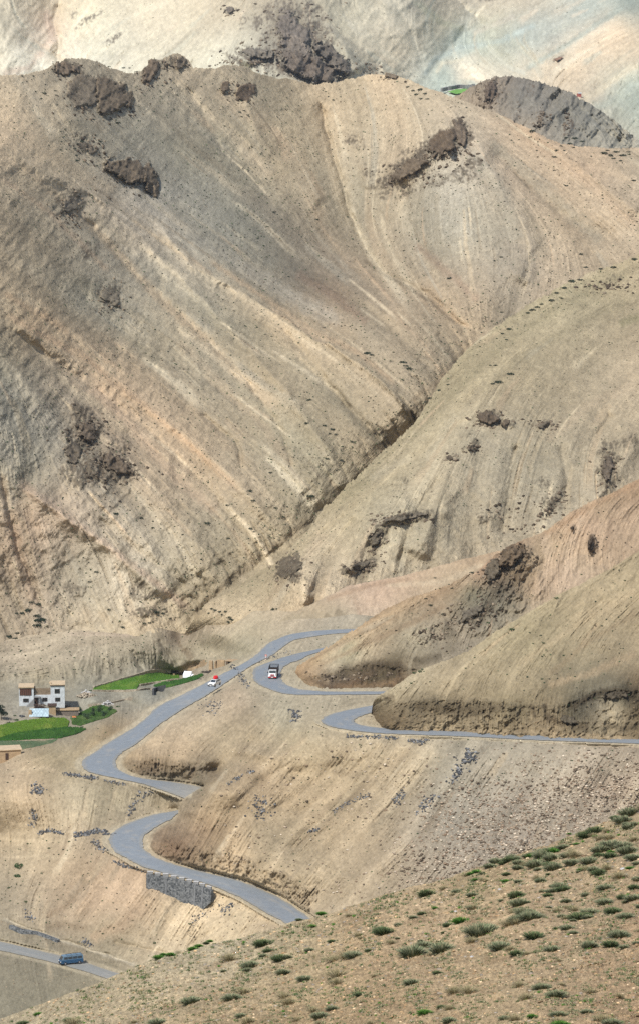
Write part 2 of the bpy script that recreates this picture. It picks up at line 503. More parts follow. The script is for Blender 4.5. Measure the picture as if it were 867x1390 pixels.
def road_mask(L, ext_o=1.7, ext_i=1.5):
    """height of road bed + weight on the raster of a layer"""
    Zr = np.zeros(L.U.shape); M = np.zeros(L.U.shape)
    for k, (o, i, Q) in RD.items():
        d = o - i; w = np.hypot(d[:, 0], d[:, 1])[:, None]; d = d / w
        o2 = o + d * ext_o; i2 = i - d * ext_i
        uo, vo = project(o2); ui, vi = project(i2)
        for n in range(len(Q) - 1):
            if (k == 'U' and n >= len(Q) - 10) or (k == 'B' and n < 9): continue
            q = [(uo[n], vo[n]), (uo[n + 1], vo[n + 1]), (ui[n + 1], vi[n + 1]), (ui[n], vi[n])]
            us = [a for a, _ in q]; vs = [b for _, b in q]
            a0 = int((min(us) - L.u0) / L.step) - 1; a1 = int((max(us) - L.u0) / L.step) + 3
            b0 = int((min(vs) - L.v0) / L.step) - 1; b1 = int((max(vs) - L.v0) / L.step) + 3
            a0 = max(a0, 0); b0 = max(b0, 0)
            if a1 <= a0 or b1 <= b0: continue
            sl = (slice(b0, b1), slice(a0, a1))
            U, V = L.U[sl], L.V[sl]
            if U.size == 0: continue
            c = np.mean(q, 0); qq = [tuple(c + (np.array(p) - c) * 1.04) for p in q]
            m = inside(U, V, qq)
            Zr[sl] = np.where(m, (o[n, 2] + o[n + 1, 2]) / 2, Zr[sl]); M[sl] = np.where(m, 1, M[sl])
    return Zr, M

# ================================================================== GROUND of the valley (heights relative to the camera)
GC = [(85,1046,-170),(60,1050,-171.5),(0,1053,-174.5),(-80,1053,-177),
 (110,1133,-179),(80,1136,-180.3),(40,1136,-182.5),(0,1136,-184.7),(-80,1136,-188),
 (0,1180,-187.5),(60,1190,-187),(0,1240,-191),(60,1262,-193),(100,1283,-194.2),(150,1297,-194.8),(120,1200,-185),(160,1250,-188.5),(190,1290,-193),
 (205,1202,-181.9),(222,1208,-183),(240,1214,-184),(256,1219,-184.8),(270,1224,-185.3),(284,1214,-183.5),(200,1214,-183.1),(235,1223,-184.6),(262,1233,-186.1),(281,1235,-186.4),(280,1285,-191.7),(350,1290,-190.4),(100,1400,-201),(-80,1400,-200),(300,1420,-205),(500,1400,-205),(-80,1240,-192),
 (60,1282,-194),(0,1270,-193.6),(-80,1260,-193),
 (700,1150,-168.6),(867,1100,-162.7),(500,1200,-178),(500,1100,-166.4),(450,1250,-184.8),(400,1050,-163.2),(400,1100,-169.2),(350,1100,-169),(320,1100,-169.2),(350,1060,-164),(450,1050,-161.8),(450,1100,-167.9),(450,1150,-173.6),(550,1050,-159.4),(550,1150,-171),(500,1050,-160.5),(400,1150,-174.8),(700,1050,-157.2),(860,1050,-155.6),(600,1230,-181),(800,1180,-171.7),(960,1100,-160.7),(960,1250,-178),(700,1300,-187),(867,1300,-183),(600,1100,-165.2),
 (216,1140,-175.9),(250,1140,-174.6),(275,1148,-175.3),(300,1155,-176),(330,1163,-176.9),(360,1172,-177.5),(385,1180,-177.9),(410,1190,-178.4),
 (285,1073,-166.5),(262,1087,-169.8),(250,1102,-172.6),(238,1120,-175.2),(320,1046,-162.5),(350,1023,-159.5),(400,991,-155.5),(300,1060,-165),
 (310,1042,-167.5),(325,1030,-165.5),(345,1010,-162.5),(385,976,-156.5),(400,965,-155.8),(296,1050,-170),
 (200,1027,-166.4),(178,1030,-168.4),(172,1040,-169.4),(240,1031,-166.6),(280,1036,-166.8),(190,1020,-166.8),(222,1002,-165.5),(270,1000,-164.3),(270,972,-163),(300,980,-161.5),(340,952,-157.4),(333,914,-156.9),(325,926,-157.8),(310,938,-159.5),(288,950,-162),(262,963,-164.5),
 (200,1050,-170),(240,1057,-170.8),(270,1062,-171),
 (443,955,-155.5),(400,956,-156.2),(400,976,-155.4),(430,965,-154.6),
 (165,986,-168.8),(110,998,-189),(60,1010,-190.5),(0,1035,-191.5),(130,991,-185),(170,973,-175),(200,956,-171),(235,940,-168),(265,924,-166.5),
 (100,1018,-170.8),(130,1003,-169.6),(60,1036,-174),(0,1048,-177),(30,1032,-182),(-80,1038,-190),(90,1008,-178),(290,912,-165.5),(315,900,-164.5),
 (0,1005,-195),(60,1000,-195),(112,990,-195),(150,975,-195),(185,957,-195),(220,941,-195),(0,960,-195),(60,960,-195),(130,950,-195),(180,940,-195),(0,935,-195),(60,935,-195),(120,936,-195),(190,932,-195),(240,925,-195),(258,919,-195),(-80,1005,-195),(-80,935,-195),
 (0,931,-195),(60,931,-195),(125,933,-195),(200,914,-195),(245,906,-195),(275,906,-194),
 (-80,912,-191.4),(0,912,-191.2),(50,908,-190.8),(95,898,-189.5),(152,890,-189.2),(190,881,-188),(215,870,-187.2),(236,858,-186.2),
 (0,868,-187),(76,858,-186),(152,853,-185.5),(228,847,-183.5),(-80,868,-187.5),
 (265,898,-192.6),(262,880,-189.6),(252,862,-187),(300,893,-187),(310,898,-183),(330,888,-176),(300,862,-180),(350,868,-171),(380,855,-164.5),(430,847,-162),(480,848,-159.6),(300,842,-179),(380,838,-168),(440,834,-163.5),(520,845,-159),
 (650,950,-155),(800,950,-153),(950,950,-152),(600,880,-157),(800,880,-156),(950,880,-156)]
for k, (o, i, Q) in RD.items():
    for n in range(0, len(Q), 9):
        if (k == 'U' and n >= len(Q) - 9) or (k == 'B' and n < 9): continue
        GC.append((Q[n, 0], Q[n, 1], Q[n, 4] - .1)); GC.append((Q[n, 2], Q[n, 3], Q[n, 4]))
G = Layer('valley_ground', -85, 955, 826, 1412, 1.15)
gc = np.array(GC, float)
Zg = G.coarse(lambda U, V: rbf(gc[:, :2], gc[:, 2], U, V, 3, 2.0), 2)
Zg = blur(Zg, 2, 2)
Zr, M = road_mask(G)
Mb = blur(M, 1, 1)
td = -dirs(G.U, G.V)[2] / dirs(G.U, G.V)[1]
Zr_f = Zg.copy(); Zr_f[M > 0] = Zr[M > 0] - .08
G.flow([(50,1080,.1,1),(120,1100,-.25,1),(30,1110,.3,1),(150,1220,-.6,.8),(250,1230,-.7,.8),(400,1100,-.75,.7),(500,1080,-.75,.8),(700,1100,-.5,.8),(330,1170,-.6,.9),(60,1020,-1,.35),(300,970,-1,.6),(150,910,.3,1),(300,880,-.8,.6),(60,1200,-.4,.6),(50,960,-1,.1),(230,1040,-.1,1),(60,870,-1,.3),(250,850,0,1),(40,1270,.2,1),(400,950,-.4,1),(250,1000,-.7,.8)], 22, 40, 3)
G.Y = -Zr_f / td
# relief: only off the road
off = smooth(.35, 0, blur(M, 2, 1))
flat = smooth(-194, -190, Zg) * off
bank = np.zeros(G.U.shape)
def bankmask(L, pts, w, seed=0):
    d, t, _ = dist_poly(L.U, L.V, pts)
    return smooth(w, w * .45, d + w * .6 * fbm(L.U, L.V, 18, 3, 81 + seed)) 
for pts, w in [([(178,1040),(205,1042),(240,1044),(275,1050),(290,1055)], 13), ([(212,1150),(230,1150),(255,1160),(275,1165)], 16), ([(275,1165),(310,1172),(345,1185),(380,1200),(412,1222)], 20)]:
    bank = np.maximum(bank, bankmask(G, pts, w))
n1 = fbm(G.U, G.V, 60, 5, 1); n2 = ridged(G.U, G.V, 22, 5, 2); n3 = fbm(G.U, G.V, 8, 3, 9)
G.Y += flat * (-.8 * n1 - .25 * n2 - .28 * G.l2 - .15 * G.l1 - .2 * n3)
G.Y += bank * off * (-1.8 * ridged(G.U, G.V * .8, 16, 5, 12) - .25 * G.l1 - .8 * ridged(G.U, G.V, 6, 3, 14))
G.Y += (1 - flat) * off * (-.5 * n1)
bl = bankmask(G, [(-60,922),(0,922),(50,920),(100,916),(150,906),(200,897),(240,886)], 17, 3) * off
G.Y += bl * (-.5 - 1.1 * ridged(G.U, G.V * .45, 15, 4, 77) - .12 * G.l1)
for pts, w, d in [([(236,855),(250,880),(262,895),(270,905)], 5, 1.0), ([(215,868),(225,885),(240,905)], 4, 2),([(180,880),(190,900),(197,914)],4,2),([(140,893),(140,925)],3,1.2),([(100,898),(104,928)],3,1.2),
   ([(560,1010),(500,1060),(430,1120),(380,1160)], 7, 1.3),([(600,1010),(540,1080),(480,1150)], 6, .9),([(470,1030),(400,1080),(340,1120)], 6, .9),([(520,1010),(450,1070),(400,1110)], 5, .8),([(430,1010),(370,1050),(320,1090)], 6, .8),([(330,1235),(290,1265),(250,1290)],4,.8),([(350,1250),(310,1280)],4,.6),
   ([(0,1246),(40,1262),(80,1276),(120,1289),(190,1312)],2.5,1.4),([(240,1300),(200,1290),(150,1278)],4,1.2)]:
    G.line(pts, w, d)
CG = [(0,1060,178,150,112),(50,1080,172,145,108),(100,1075,172,152,118),(150,1090,168,150,116),(220,1090,160,142,112),(50,1150,172,148,112),(100,1180,170,142,108),(180,1220,185,152,116),(240,1230,200,170,128),(50,1230,160,138,108),(150,1270,152,132,102),(60,1278,140,125,100),(330,1250,188,162,122),(370,1270,175,150,115),(120,1230,168,138,105),(0,1200,160,140,110),
 (250,1010,180,150,110),(200,1012,182,152,112),(230,1045,128,108,80),(200,1042,128,106,78),(270,1052,135,118,92),(300,990,172,148,112),(320,950,172,148,118),(380,970,165,150,120),(450,952,172,155,125),(420,955,172,155,125),(400,1000,165,145,110),(350,1050,166,138,100),(300,1090,162,134,96),(280,1120,150,120,84),(320,1180,188,158,115),(370,1205,188,160,118),(250,1160,132,104,75),(230,1148,130,100,72),(380,1150,158,136,102),(350,1130,155,132,98),(430,1200,172,148,112),(430,1100,172,145,106),(500,1050,175,150,112),(560,1030,174,152,118),(500,1150,166,142,108),(600,1100,148,136,118),(650,1050,155,142,122),(800,1050,165,146,122),(850,1080,160,140,115),(700,1120,150,135,118),(600,1180,152,136,116),(720,1030,160,145,122),(600,1040,158,144,120),
 (60,1022,162,140,102),(130,1000,165,140,100),(20,1043,186,156,116),(150,990,160,135,98),(60,960,150,142,128),(130,960,148,142,126),(30,950,150,143,128),(200,950,152,146,130),(220,940,150,145,130),(50,925,150,138,114),(150,908,152,140,116),(250,892,148,134,108),(100,880,176,158,130),(20,895,174,155,128),(200,868,172,154,124),(0,870,170,150,122),(330,880,162,148,118),(262,908,155,140,115),(240,870,140,122,98),(300,850,165,145,115),(400,850,170,150,120),(440,866,165,150,125),(700,900,150,135,110),(100,920,150,138,114),(0,922,148,135,112),(280,880,158,142,114)]
G.colour(CG)
# geology: bare strips, scree, darker streaks, road dust
for pts, w, c, a in [
 ([(450,1048),(500,1055),(470,1085),(420,1110)], 6, (140,118,88), .5), ([(560,1015),(520,1050),(450,1110),(400,1150)], 5, (148,124,90), .55),
 ([(480,1010),(430,1055),(370,1100),(330,1128)], 6, (146,122,88), .5), ([(600,1020),(545,1085),(500,1130)], 6, (145,128,100), .5),
 ([(530,1015),(470,1080),(420,1130)], 3, (190,165,125), .6),([(590,1015),(560,1060),(520,1110)], 3, (188,165,128), .5),([(420,1000),(360,1045),(300,1090)], 3, (190,160,118), .45),
 ([(120,1195),(105,1215),(85,1235)], 6, (128,108,80), .6),([(140,1180),(100,1225),(60,1245)], 4, (150,120,88), .5),([(200,1225),(160,1260),(120,1275)], 8, (175,140,104), .5),
 ([(620,1120),(700,1115),(780,1110)], 18, (138,124,104), .45),([(640,1040),(700,1050),(780,1040)], 12, (170,155,132), .5),([(800,1080),(860,1060)], 14, (172,146,122), .5),
 ([(230,1075),(262,1078)], 5, (205,190,160), .8),([(205,1068),(240,1081)], 2.5, (200,180,145), .7),
 ([(0,1140),(60,1142),(110,1140)], 3, (185,160,122), .7),([(0,1165),(60,1163),(90,1166)], 3, (182,158,122), .6),
 ([(0,1246),(40,1262),(80,1276),(120,1289),(190,1312)], 2.6, (180,165,140), .85),
 ([(250,880),(262,895)], 5, (115,92,66), .6),([(236,858),(250,885)], 4, (118,96,70), .6),
 ([(0,905),(60,900),(130,885)], 6, (180,160,132), .5),([(60,880),(180,865)], 6, (160,140,114), .5),([(90,860),(190,862)],3,(185,160,138),.6),
 ([(60,1260),(90,1255),(120,1262)], 6, (120,98,72), .5),([(30,1232),(60,1228)], 7, (135,122,100), .5),
 ([(250,1250),(300,1235)], 8, (205,175,132), .5),([(0,1050),(60,1042),(80,1050)], 3, (190,162,122), .7)]:
    G.stroke(pts, w, c, a)
G.fans(90, (-20,1000,880,1290), [(200,172,132),(138,114,86),(186,160,122),(150,130,104),(204,182,146)], (5,16), (2,8), .5, .25, 705, ok=lambda u, v: v > 1065 or u > 260)
lum_ = (G.C @ np.array([.3, .6, .1]))[..., None]; G.C = lum_ + (G.C - lum_) * .9
G.C = G.C * (1 + .12 * np.clip(G.l2, -2, 2) * flat + .09 * np.clip(G.l1, -2, 2) * off)[..., None]
bk = (bank * off)[..., None] * np.clip(.5 + .9 * fbm(G.U, G.V, 10, 4, 61), 0, 1)[..., None]
G.C = G.C * (1 - .45 * bk) + s2l((98, 78, 54)) * .45 * bk  # brown bank earth, darkened partly in place of shade
dust = s2l((182, 166, 138)) * K_ALB
md = blur(M, 2, 1)[..., None] * .75
G.C = G.C * (1 - md) + dust * md * (1 + .1 * n3[..., None])
unify(G, 0.12)
grain(G, .08, 5)
M_ground = soil('stony_ground', .5, .12, .22)
o = G.mesh([(-85,858),(0,858),(76,850),(152,846),(205,850),(236,857),(255,863),(275,853),(300,832),(380,828),(440,830),(520,838),(960,838)], 1411, M_ground, 'ground', back=60, wig=0, backrows=3)
tag(o, kind='structure')

# the carriageway itself
def asphalt():
    m, nt, b = new_mat('asphalt')
    b.inputs['Roughness'].default_value = .55; b.inputs['Specular IOR Level'].default_value = .4
    at = nt.nodes.new('ShaderNodeAttribute'); at.attribute_name = 'Col'
    tc = nt.nodes.new('ShaderNodeTexCoord')
    n = nt.nodes.new('ShaderNodeTexNoise'); n.inputs['Scale'].default_value = .8; n.inputs['Detail'].default_value = 8; n.inputs['Roughness'].default_value = .7
    nt.links.new(tc.outputs['Object'], n.inputs['Vector'])
    mr = nt.nodes.new('ShaderNodeMapRange'); mr.inputs['From Min'].default_value = .3; mr.inputs['From Max'].default_value = .7; mr.inputs['To Min'].default_value = .88; mr.inputs['To Max'].default_value = 1.12
    nt.links.new(n.outputs['Fac'], mr.inputs['Value'])
    sc = nt.nodes.new('ShaderNodeVectorMath'); sc.operation = 'SCALE'
    nt.links.new(at.outputs['Color'], sc.inputs[0]); nt.links.new(mr.outputs[0], sc.inputs['Scale']); nt.links.new(sc.outputs[0], b.inputs['Base Color'])
    return m
M_asph = asphalt()
NV = 17
rv, rf, rc = [], [], []
for k, (o_, i_, Q) in RD.items():
    base = len(rv); n = len(Q)
    for a in range(n):
        for j in range(NV):
            t = j / (NV - 1)
            edge = 0.5 * fbm(np.array([a * .9 + j * 3]), np.array([hash(k) % 7 * 0.0 + j // (NV // 2) * 40.0 + ord(k)]), 2.0, 2, 5)[0] if j in (0, NV - 1) else 0
            p = o_[a] * (1 - t) + i_[a] * t
            dd = o_[a] - i_[a]; dd = dd / np.hypot(dd[0], dd[1])
            p = p + dd * edge * (1 if j == 0 else -1)
            rv.append((p[0], p[1], p[2] + CAMZ + .04 + .05 * math.sin(math.pi * t)))
            tr = 0.12 * math.cos((t - .5) * 4 * math.pi)              # wheel tracks polished lighter
            c = np.array([.21, .23, .242]) * (.85 if k == 'R' else 1) + np.array([.06, .045, .015]) * (k == 'R') * (1.0 - .9 * tr + .05 * fbm(np.array([a * 1.0]), np.array([j * 4.0]), 9, 3, 8)[0])
            if t < .08 or t > .92: c = c * .5 + np.array([.26, .24, .19]) * .5
            dp = smooth(.05, .5, fbm(np.array([a * 1.0]), np.array([j * 1.5 + ord(k)]), 7, 4, 12)[0]) * .6; c = c * (1 - dp) + np.array([.30, .285, .25]) * dp
            if k == 'U': 
                f_ = smooth(.88, 1.0, a / n); c = c * (1 - f_ * .8) + np.array([.36, .32, .24]) * f_ * .8
            rc.append(c)
    for a in range(n - 1):
        for j in range(NV - 1):
            rf.append((base + a * NV + j, base + a * NV + j + 1, base + (a + 1) * NV + j + 1, base + (a + 1) * NV + j))
ro = mesh_obj('road', np.array(rv), np.array(rf), M_asph, col=np.array(rc), smooth_sh=True)
tag(ro, kind='structure')

# ================================================================== SPURS
M_spur = soil('dry_hillside', .5, .14, .2)
S1 = Layer('near_spur', 498, 955, 700, 1020, 1.1)
S1.depth([(500,985,699),(503,960,700),(508,948,694),(520,988,682),(520,950,688),(505,975,697),(560,990,678),(620,993,677),(700,997,671),(760,999,668),(867,1003,665),(960,1006,663),
  (560,948,683),(620,950,680),(700,950,676),(760,955,674),(840,940,671),(867,945,670),(960,945,668),(568,910,690),(633,885,692),(703,840,697),(753,810,700),(803,785,704),(867,748,709),(960,700,715),(867,860,690),(760,890,687),(510,1015,697),(700,1015,668),(867,1018,661),(960,1018,659)], 12)
S1.Y += np.clip(8.0 - 4.5 * (S1.U - 500) / 370, 3, 8)
S1.flow([(550,930,-.8,.7),(700,880,-.7,.75),(850,850,-.65,.8),(600,970,-.1,1),(700,975,0,1),(850,970,.1,1),(800,800,-.9,.6)], 18, 45, 11)
topb = interp([(498,948),(520,942),(545,948),(600,945),(660,948),(740,956),(770,950),(810,935),(850,928),(880,932),(955,925)], S1.U[0])
topb = topb + 11 * fbm(S1.U[0], S1.U[0] * 0, 38, 5, 3, .62)
bank = smooth(0, 7, S1.V - topb[None]) * smooth(1020, 996, S1.V)
S1.Y += .8 * bank * smooth(0, 10, S1.V - topb[None]) - 1.8 * smooth(14, 42, S1.V - topb[None])
S1.Y += (1 - bank) * (-.9 * fbm(S1.U, S1.V, 55, 4, 1) - .26 * S1.l2 - .13 * S1.l1 - .7 * ridged(S1.U + S1.V * .8, S1.V * .5 - S1.U * .3, 24, 4, 2))
bmod = .35 + 1.1 * np.clip(.5 + fbm(S1.U, S1.V * .4, 45, 3, 46), 0, 1)
S1.Y += bank * 1.35 * bmod * (-1.5 * ridged(S1.U + S1.V * .25, S1.V * .9, 15, 5, 41) - .9 * ridged(S1.U * .8, S1.V * .5, 30, 4, 42) - .8 * fbm(S1.U, S1.V, 40, 3, 44) - .22 * S1.l1)
S1.Y += bank * (-.7 * ridged(S1.U + S1.V * .4, S1.V * 1.1, 6, 3, 47) - 1.2 * fbm(S1.U, S1.V * .5, 14, 4, 48))
S1.colour([(520,940,158,142,112),(600,905,158,140,110),(700,862,154,138,104),(800,820,158,138,105),(867,780,160,140,106),(867,880,152,132,100),(700,920,152,134,102),(600,930,148,130,100),(520,970,118,100,72),(600,965,118,102,76),(600,985,150,130,98),(700,965,128,112,82),(660,985,155,134,100),(750,985,150,128,95),(800,965,105,96,78),(780,975,100,88,66),(850,945,95,85,66),(850,975,135,118,90),(830,965,150,135,108),(867,930,108,90,65)])
for pts, w, c, a in [([(770,962),(800,945),(835,937),(866,948)], 6, (70,58,42), .8), ([(740,975),(775,985),(800,988)], 6, (84,68,48), .7), ([(820,985),(850,990),(867,985)], 5, (86,72,52), .6),
   ([(520,950),(535,945)], 6, (80,64,44), .7), ([(505,960),(510,980)], 5, (90,72,50), .6), ([(560,958),(620,965),(690,962)], 7, (92,76,52), .55), ([(720,955),(726,975)], 3, (80,64,44), .6), ([(738,955),(742,978)], 3, (80,64,44), .6),
   ([(530,990),(620,994),(760,998),(867,1003)], 4, (165,140,105), .6), ([(740,930),(800,915),(867,885)], 6, (165,138,104), .5), ([(867,800),(780,850),(700,905)], 5, (172,148,112), .4),([(867,830),(800,870),(740,920)], 4, (140,118,88), .5),([(860,790),(760,840),(640,910)],3,(140,124,92),.4)]:
    S1.stroke(pts, w, c, a)
S1.fans(30, (510,760,900,930), [(186,164,126),(136,120,90),(176,146,110)], (5,16), (2,7), .45, .25, 706)
S1.C *= (1 + .10 * np.clip(S1.l2, -2, 2) + .09 * np.clip(S1.l1, -2, 2))[..., None]
S1.C *= (1 - .12 * bank + .4 * bank * np.clip(fbm(S1.U, S1.V * 1.4, 9, 5, 77, .65), -1, 1))[..., None]  # steep bank: own brown plus some shade put into the colour
unify(S1, 0.15)
grain(S1, .08, 6)
o = S1.mesh([(498,1000),(501,995),(503,975),(505,958),(508,949),(530,934),(568,910),(600,898),(633,885),(668,860),(703,840),(753,810),(803,785),(867,748),(955,700)], [(498,1001),(503,1006),(520,1004),(560,1002),(640,1004),(760,1010),(867,1014),(955,1018)], M_spur, 'near_hill', back=90, wig=1.8)
tag(o, kind='structure')

S2 = Layer('middle_spur', 396, 955, 600, 965, 1.1)
S2.depth([(396,930,770),(402,910,768),(398,905,775),(405,935,757),(420,938,747),(509,940,744),(600,945,742),(800,945,740),(955,945,738),(420,918,752),(470,908,752),(530,903,751),(600,895,750),(433,887,768),(480,850,767),(533,820,771),(600,800,776),(648,775,780),(693,740,787),(733,725,791),(783,690,798),(867,650,810),(955,605,820),(600,860,762),(700,810,772),(800,760,785),(640,840,764),(867,730,792),(560,870,758),(955,700,805)], 14)
S2.flow([(430,895,-.9,.5),(500,855,-.9,.5),(640,830,-.5,1),(560,880,-.6,.8),(700,770,-.3,1),(800,720,-.35,1),(867,670,-.8,.6),(860,720,-.4,1),(480,920,-.1,1)], 18, 45, 21)
topb = interp([(396,912),(410,918),(430,915),(470,905),(500,898),(540,902),(560,905),(600,905),(955,905)], S2.U[0]) + 5 * fbm(S2.U[0], S2.U[0] * 0, 20, 3, 3)
bank = smooth(0, 4, S2.V - topb[None])
crag = np.zeros(S2.U.shape)
for (a, b, ru, rv_, s) in [(700,762,34,22,1),(690,800,28,38,1),(640,830,45,26,.7),(590,860,40,18,.6),(670,850,40,20,.6),(660,795,26,22,.6),(803,738,7,16,.8),(778,716,6,5,.6),(720,790,25,30,.5)]:
    d = np.hypot((S2.U - a) / ru, (S2.V - b) / rv_) + .6 * fbm(S2.U, S2.V, 22, 4, int(a) % 50)
    crag = np.maximum(crag, s * smooth(1.1, .5, d))
S2.Y += (1 - bank) * (-.9 * fbm(S2.U, S2.V, 55, 4, 1) - .26 * S2.l2 - .13 * S2.l1 - .8 * ridged(S2.U + S2.V * .6, S2.V * .5 - S2.U * .2, 24, 4, 2))
rr = ridged(S2.U * 1.2 + S2.V * .5, S2.V * .45, 22, 5, 52)
S2.Y += crag * (-3.2 * rr - 1.2 * ridged(S2.U, S2.V, 8, 3, 53)) 
S2.Y += bank * (-1.4 * ridged(S2.U, S2.V, 14, 5, 41) - .8 * ridged(S2.U, S2.V * .4, 20, 4, 42) + 1.2 * smooth(0, 8, S2.V - topb[None]) - 2.2 * smooth(10, 34, S2.V - topb[None]))
S2.colour([(433,892,168,138,98),(480,860,165,134,95),(533,825,165,130,92),(600,795,160,126,92),(648,780,158,125,95),(700,745,140,115,90),(700,760,135,112,85),(690,800,112,98,80),(640,800,135,118,92),(720,800,155,128,100),(760,770,178,146,118),(800,720,178,142,112),(740,750,168,138,105),(867,665,165,128,95),(820,690,165,132,100),(780,760,182,150,120),(640,840,130,118,100),(560,860,155,140,114),(600,870,140,126,106),(500,890,160,142,112),(480,880,162,145,112),(520,905,105,88,64),(480,920,118,94,68),(430,925,125,98,70),(540,925,112,88,60),(415,905,160,125,85),(860,700,172,138,108),(860,740,170,138,108),(700,840,150,135,112),(450,905,158,138,108),(867,760,165,135,106)])
for pts, w, c, a in [([(405,900),(470,865),(540,826),(600,798)], 4, (182,146,104), .5), ([(430,905),(500,872),(560,845),(610,820)], 4, (140,108,76), .5), ([(415,900),(480,865),(540,835)], 2, (130,100,70), .5),
   ([(665,750),(700,738),(715,760),(695,790)], 8, (92,70,48), .65), ([(680,790),(665,820),(640,850)], 8, (86,74,58), .6), ([(600,850),(620,870),(600,890)], 8, (96,84,66), .5), ([(803,725),(803,752)], 4, (66,50,36), .8),([(776,717),(782,716)],4,(80,62,46),.7),
   ([(740,720),(745,770),(725,810)], 7, (186,154,126), .55), ([(790,700),(770,760),(760,800)], 6, (190,158,130), .5), ([(830,700),(820,750)], 5, (152,118,90), .5), ([(867,655),(800,688),(735,728)], 4, (160,116,78), .5),
   ([(440,920),(500,905),(550,905)], 8, (84,68,48), .6), ([(450,935),(500,932),(540,925)], 5, (150,112,72), .6), ([(405,918),(420,930),(440,936)], 5, (168,136,96), .5), ([(560,900),(600,890)], 6, (76,64,48), .6)]:
    S2.stroke(pts, w, c, a)
S2.fans(36, (420,680,900,890), [(192,160,128),(140,112,84),(176,134,100),(160,150,130)], (5,16), (2,7), .45, .3, 707)
S2.C *= (1 + .10 * np.clip(S2.l2, -2, 2) + .09 * np.clip(S2.l1, -2, 2))[..., None]
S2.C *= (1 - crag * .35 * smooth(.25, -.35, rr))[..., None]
S2.C *= (1 - .1 * bank + .4 * bank * np.clip(fbm(S2.U, S2.V * 1.4, 9, 5, 77, .65), -1, 1))[..., None]  # bank tone lowered, part earth colour, part painted shade
unify(S2, 0.32)
grain(S2, .08, 7)
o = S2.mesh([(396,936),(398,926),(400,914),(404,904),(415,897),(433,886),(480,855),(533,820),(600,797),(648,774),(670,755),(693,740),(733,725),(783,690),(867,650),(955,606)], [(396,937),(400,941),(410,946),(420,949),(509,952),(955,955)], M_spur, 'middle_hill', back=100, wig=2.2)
tag(o, kind='structure')

S3 = Layer('back_spur', 345, 760, 690, 885, 1.2)
S3.depth([(345,856,912),(345,872,905),(380,842,897),(433,815,893),(473,795,896),(553,780,905),(623,760,912),(668,750,918),(740,735,925),(380,875,868),(433,858,868),(480,858,864),(560,860,868),(700,860,875),(480,830,878),(600,820,885)], 15)
S3.flow([(400,845,-.5,1),(470,830,-.1,1),(560,800,-.3,1),(640,780,-.5,1)], 15, 35, 31)
S3.Y += -1.6 * fbm(S3.U, S3.V, 50, 4, 1) - .25 * S3.l2 - .08 * S3.l1 - .7 * ridged(S3.U, S3.V, 25, 4, 3)
S3.colour([(450,800,182,152,126),(433,825,176,152,122),(600,770,180,150,118),(380,850,165,148,118),(500,830,188,158,132),(480,845,172,155,130),(560,810,180,150,120),(433,845,165,148,120),(650,765,178,146,112),(420,850,160,145,118)])
for pts, w, c, a in [([(455,830),(468,838)], 6, (120,104,82), .6),([(440,835),(448,842)], 4, (125,108,85), .5),([(520,795),(600,790),(660,765)], 4, (196,172,140), .5),([(480,810),(490,840)], 3, (160,128,104), .5),([(440,815),(500,795),(560,785)],3,(172,132,100),.5)]:
    S3.stroke(pts, w, c, a)
S3.C *= (1 + .06 * np.clip(S3.l2, -2, 2) + .03 * np.clip(S3.l1, -2, 2))[..., None]
unify(S3, 0.3)
grain(S3, .07, 8)
o = S3.mesh([(345,860),(360,853),(380,842),(405,828),(433,815),(473,795),(553,780),(623,760),(668,750),(760,732)], 872, M_spur, 'back_hill', back=90, wig=1)
tag(o, kind='structure')

# ================================================================== MOUNTAINS
M_mtn = soil('mountain_scree', 1.0, .5, .24)
MR = Layer('right_mountain', 246, 955, 290, 905, 1.25)
MR.depth([(955,300,1200),(867,345,1165),(780,378,1145),(700,425,1118),(650,460,1095),(600,510,1070),(560,575,1045),(520,610,1028),(440,690,998),(380,760,985),(300,805,984),(250,840,982),(250,880,985),(262,862,982),(300,868,965),
  (300,835,955),(380,835,925),(430,850,905),(560,790,935),(660,760,950),(867,650,985),(955,600,1000),(867,500,1070),(867,420,1120),(660,570,1020),(700,650,985),(600,650,985),(500,700,965),(395,770,948),(780,560,1030),(780,450,1100),(300,890,975),(340,880,940),(500,880,890),(700,890,890),(955,890,890),(600,730,950),(450,760,945)], 35)
MR.flow([(867,380,-1,.55),(760,430,-1,.65),(640,500,-1,.95),(560,600,-1,1),(440,710,-1,.8),(340,800,-1,.5),(660,600,-.3,1),(780,560,-.6,.7),(867,520,-.7,.6),(600,680,-.3,1),(700,680,-.2,1),(800,630,-.2,1),(520,740,-.35,1),(430,790,-.4,1),(370,820,-.5,1),(560,760,-.1,1)], 26, 60, 41)
n1 = fbm(MR.U, MR.V, 90, 5, 1); n2 = ridged(MR.U, MR.V, 36, 5, 2)
low = smooth(-30, 60, (MR.V - interp([(215,852),(380,800),(440,740),(560,620),(640,540),(760,480),(955,430)], MR.U[0])[None]))
MR.Y += -3.6 * n1 - (.6 + .9 * low) * n2 - (.4 + .6 * low) * MR.l2 - .16 * MR.l1 - .9 * low * MR.l3
for pts, w, d in [([(867,600),(830,650),(800,690)], 12, -6), ([(640,580),(610,640),(590,700),(560,760)], 14, -5), ([(560,680),(500,720),(470,780)], 10, -4), ([(700,600),(690,680),(680,730)], 10, 4), ([(600,640),(560,700),(540,770)], 6, 3), ([(480,700),(440,760),(420,810)], 7, 3.5), ([(760,600),(770,660),(740,710)], 8, 3.5), ([(830,560),(800,600)], 6, 3), ([(520,660),(430,720),(360,780),(300,818)], 8, -3)]:
    MR.line(pts, w, d)
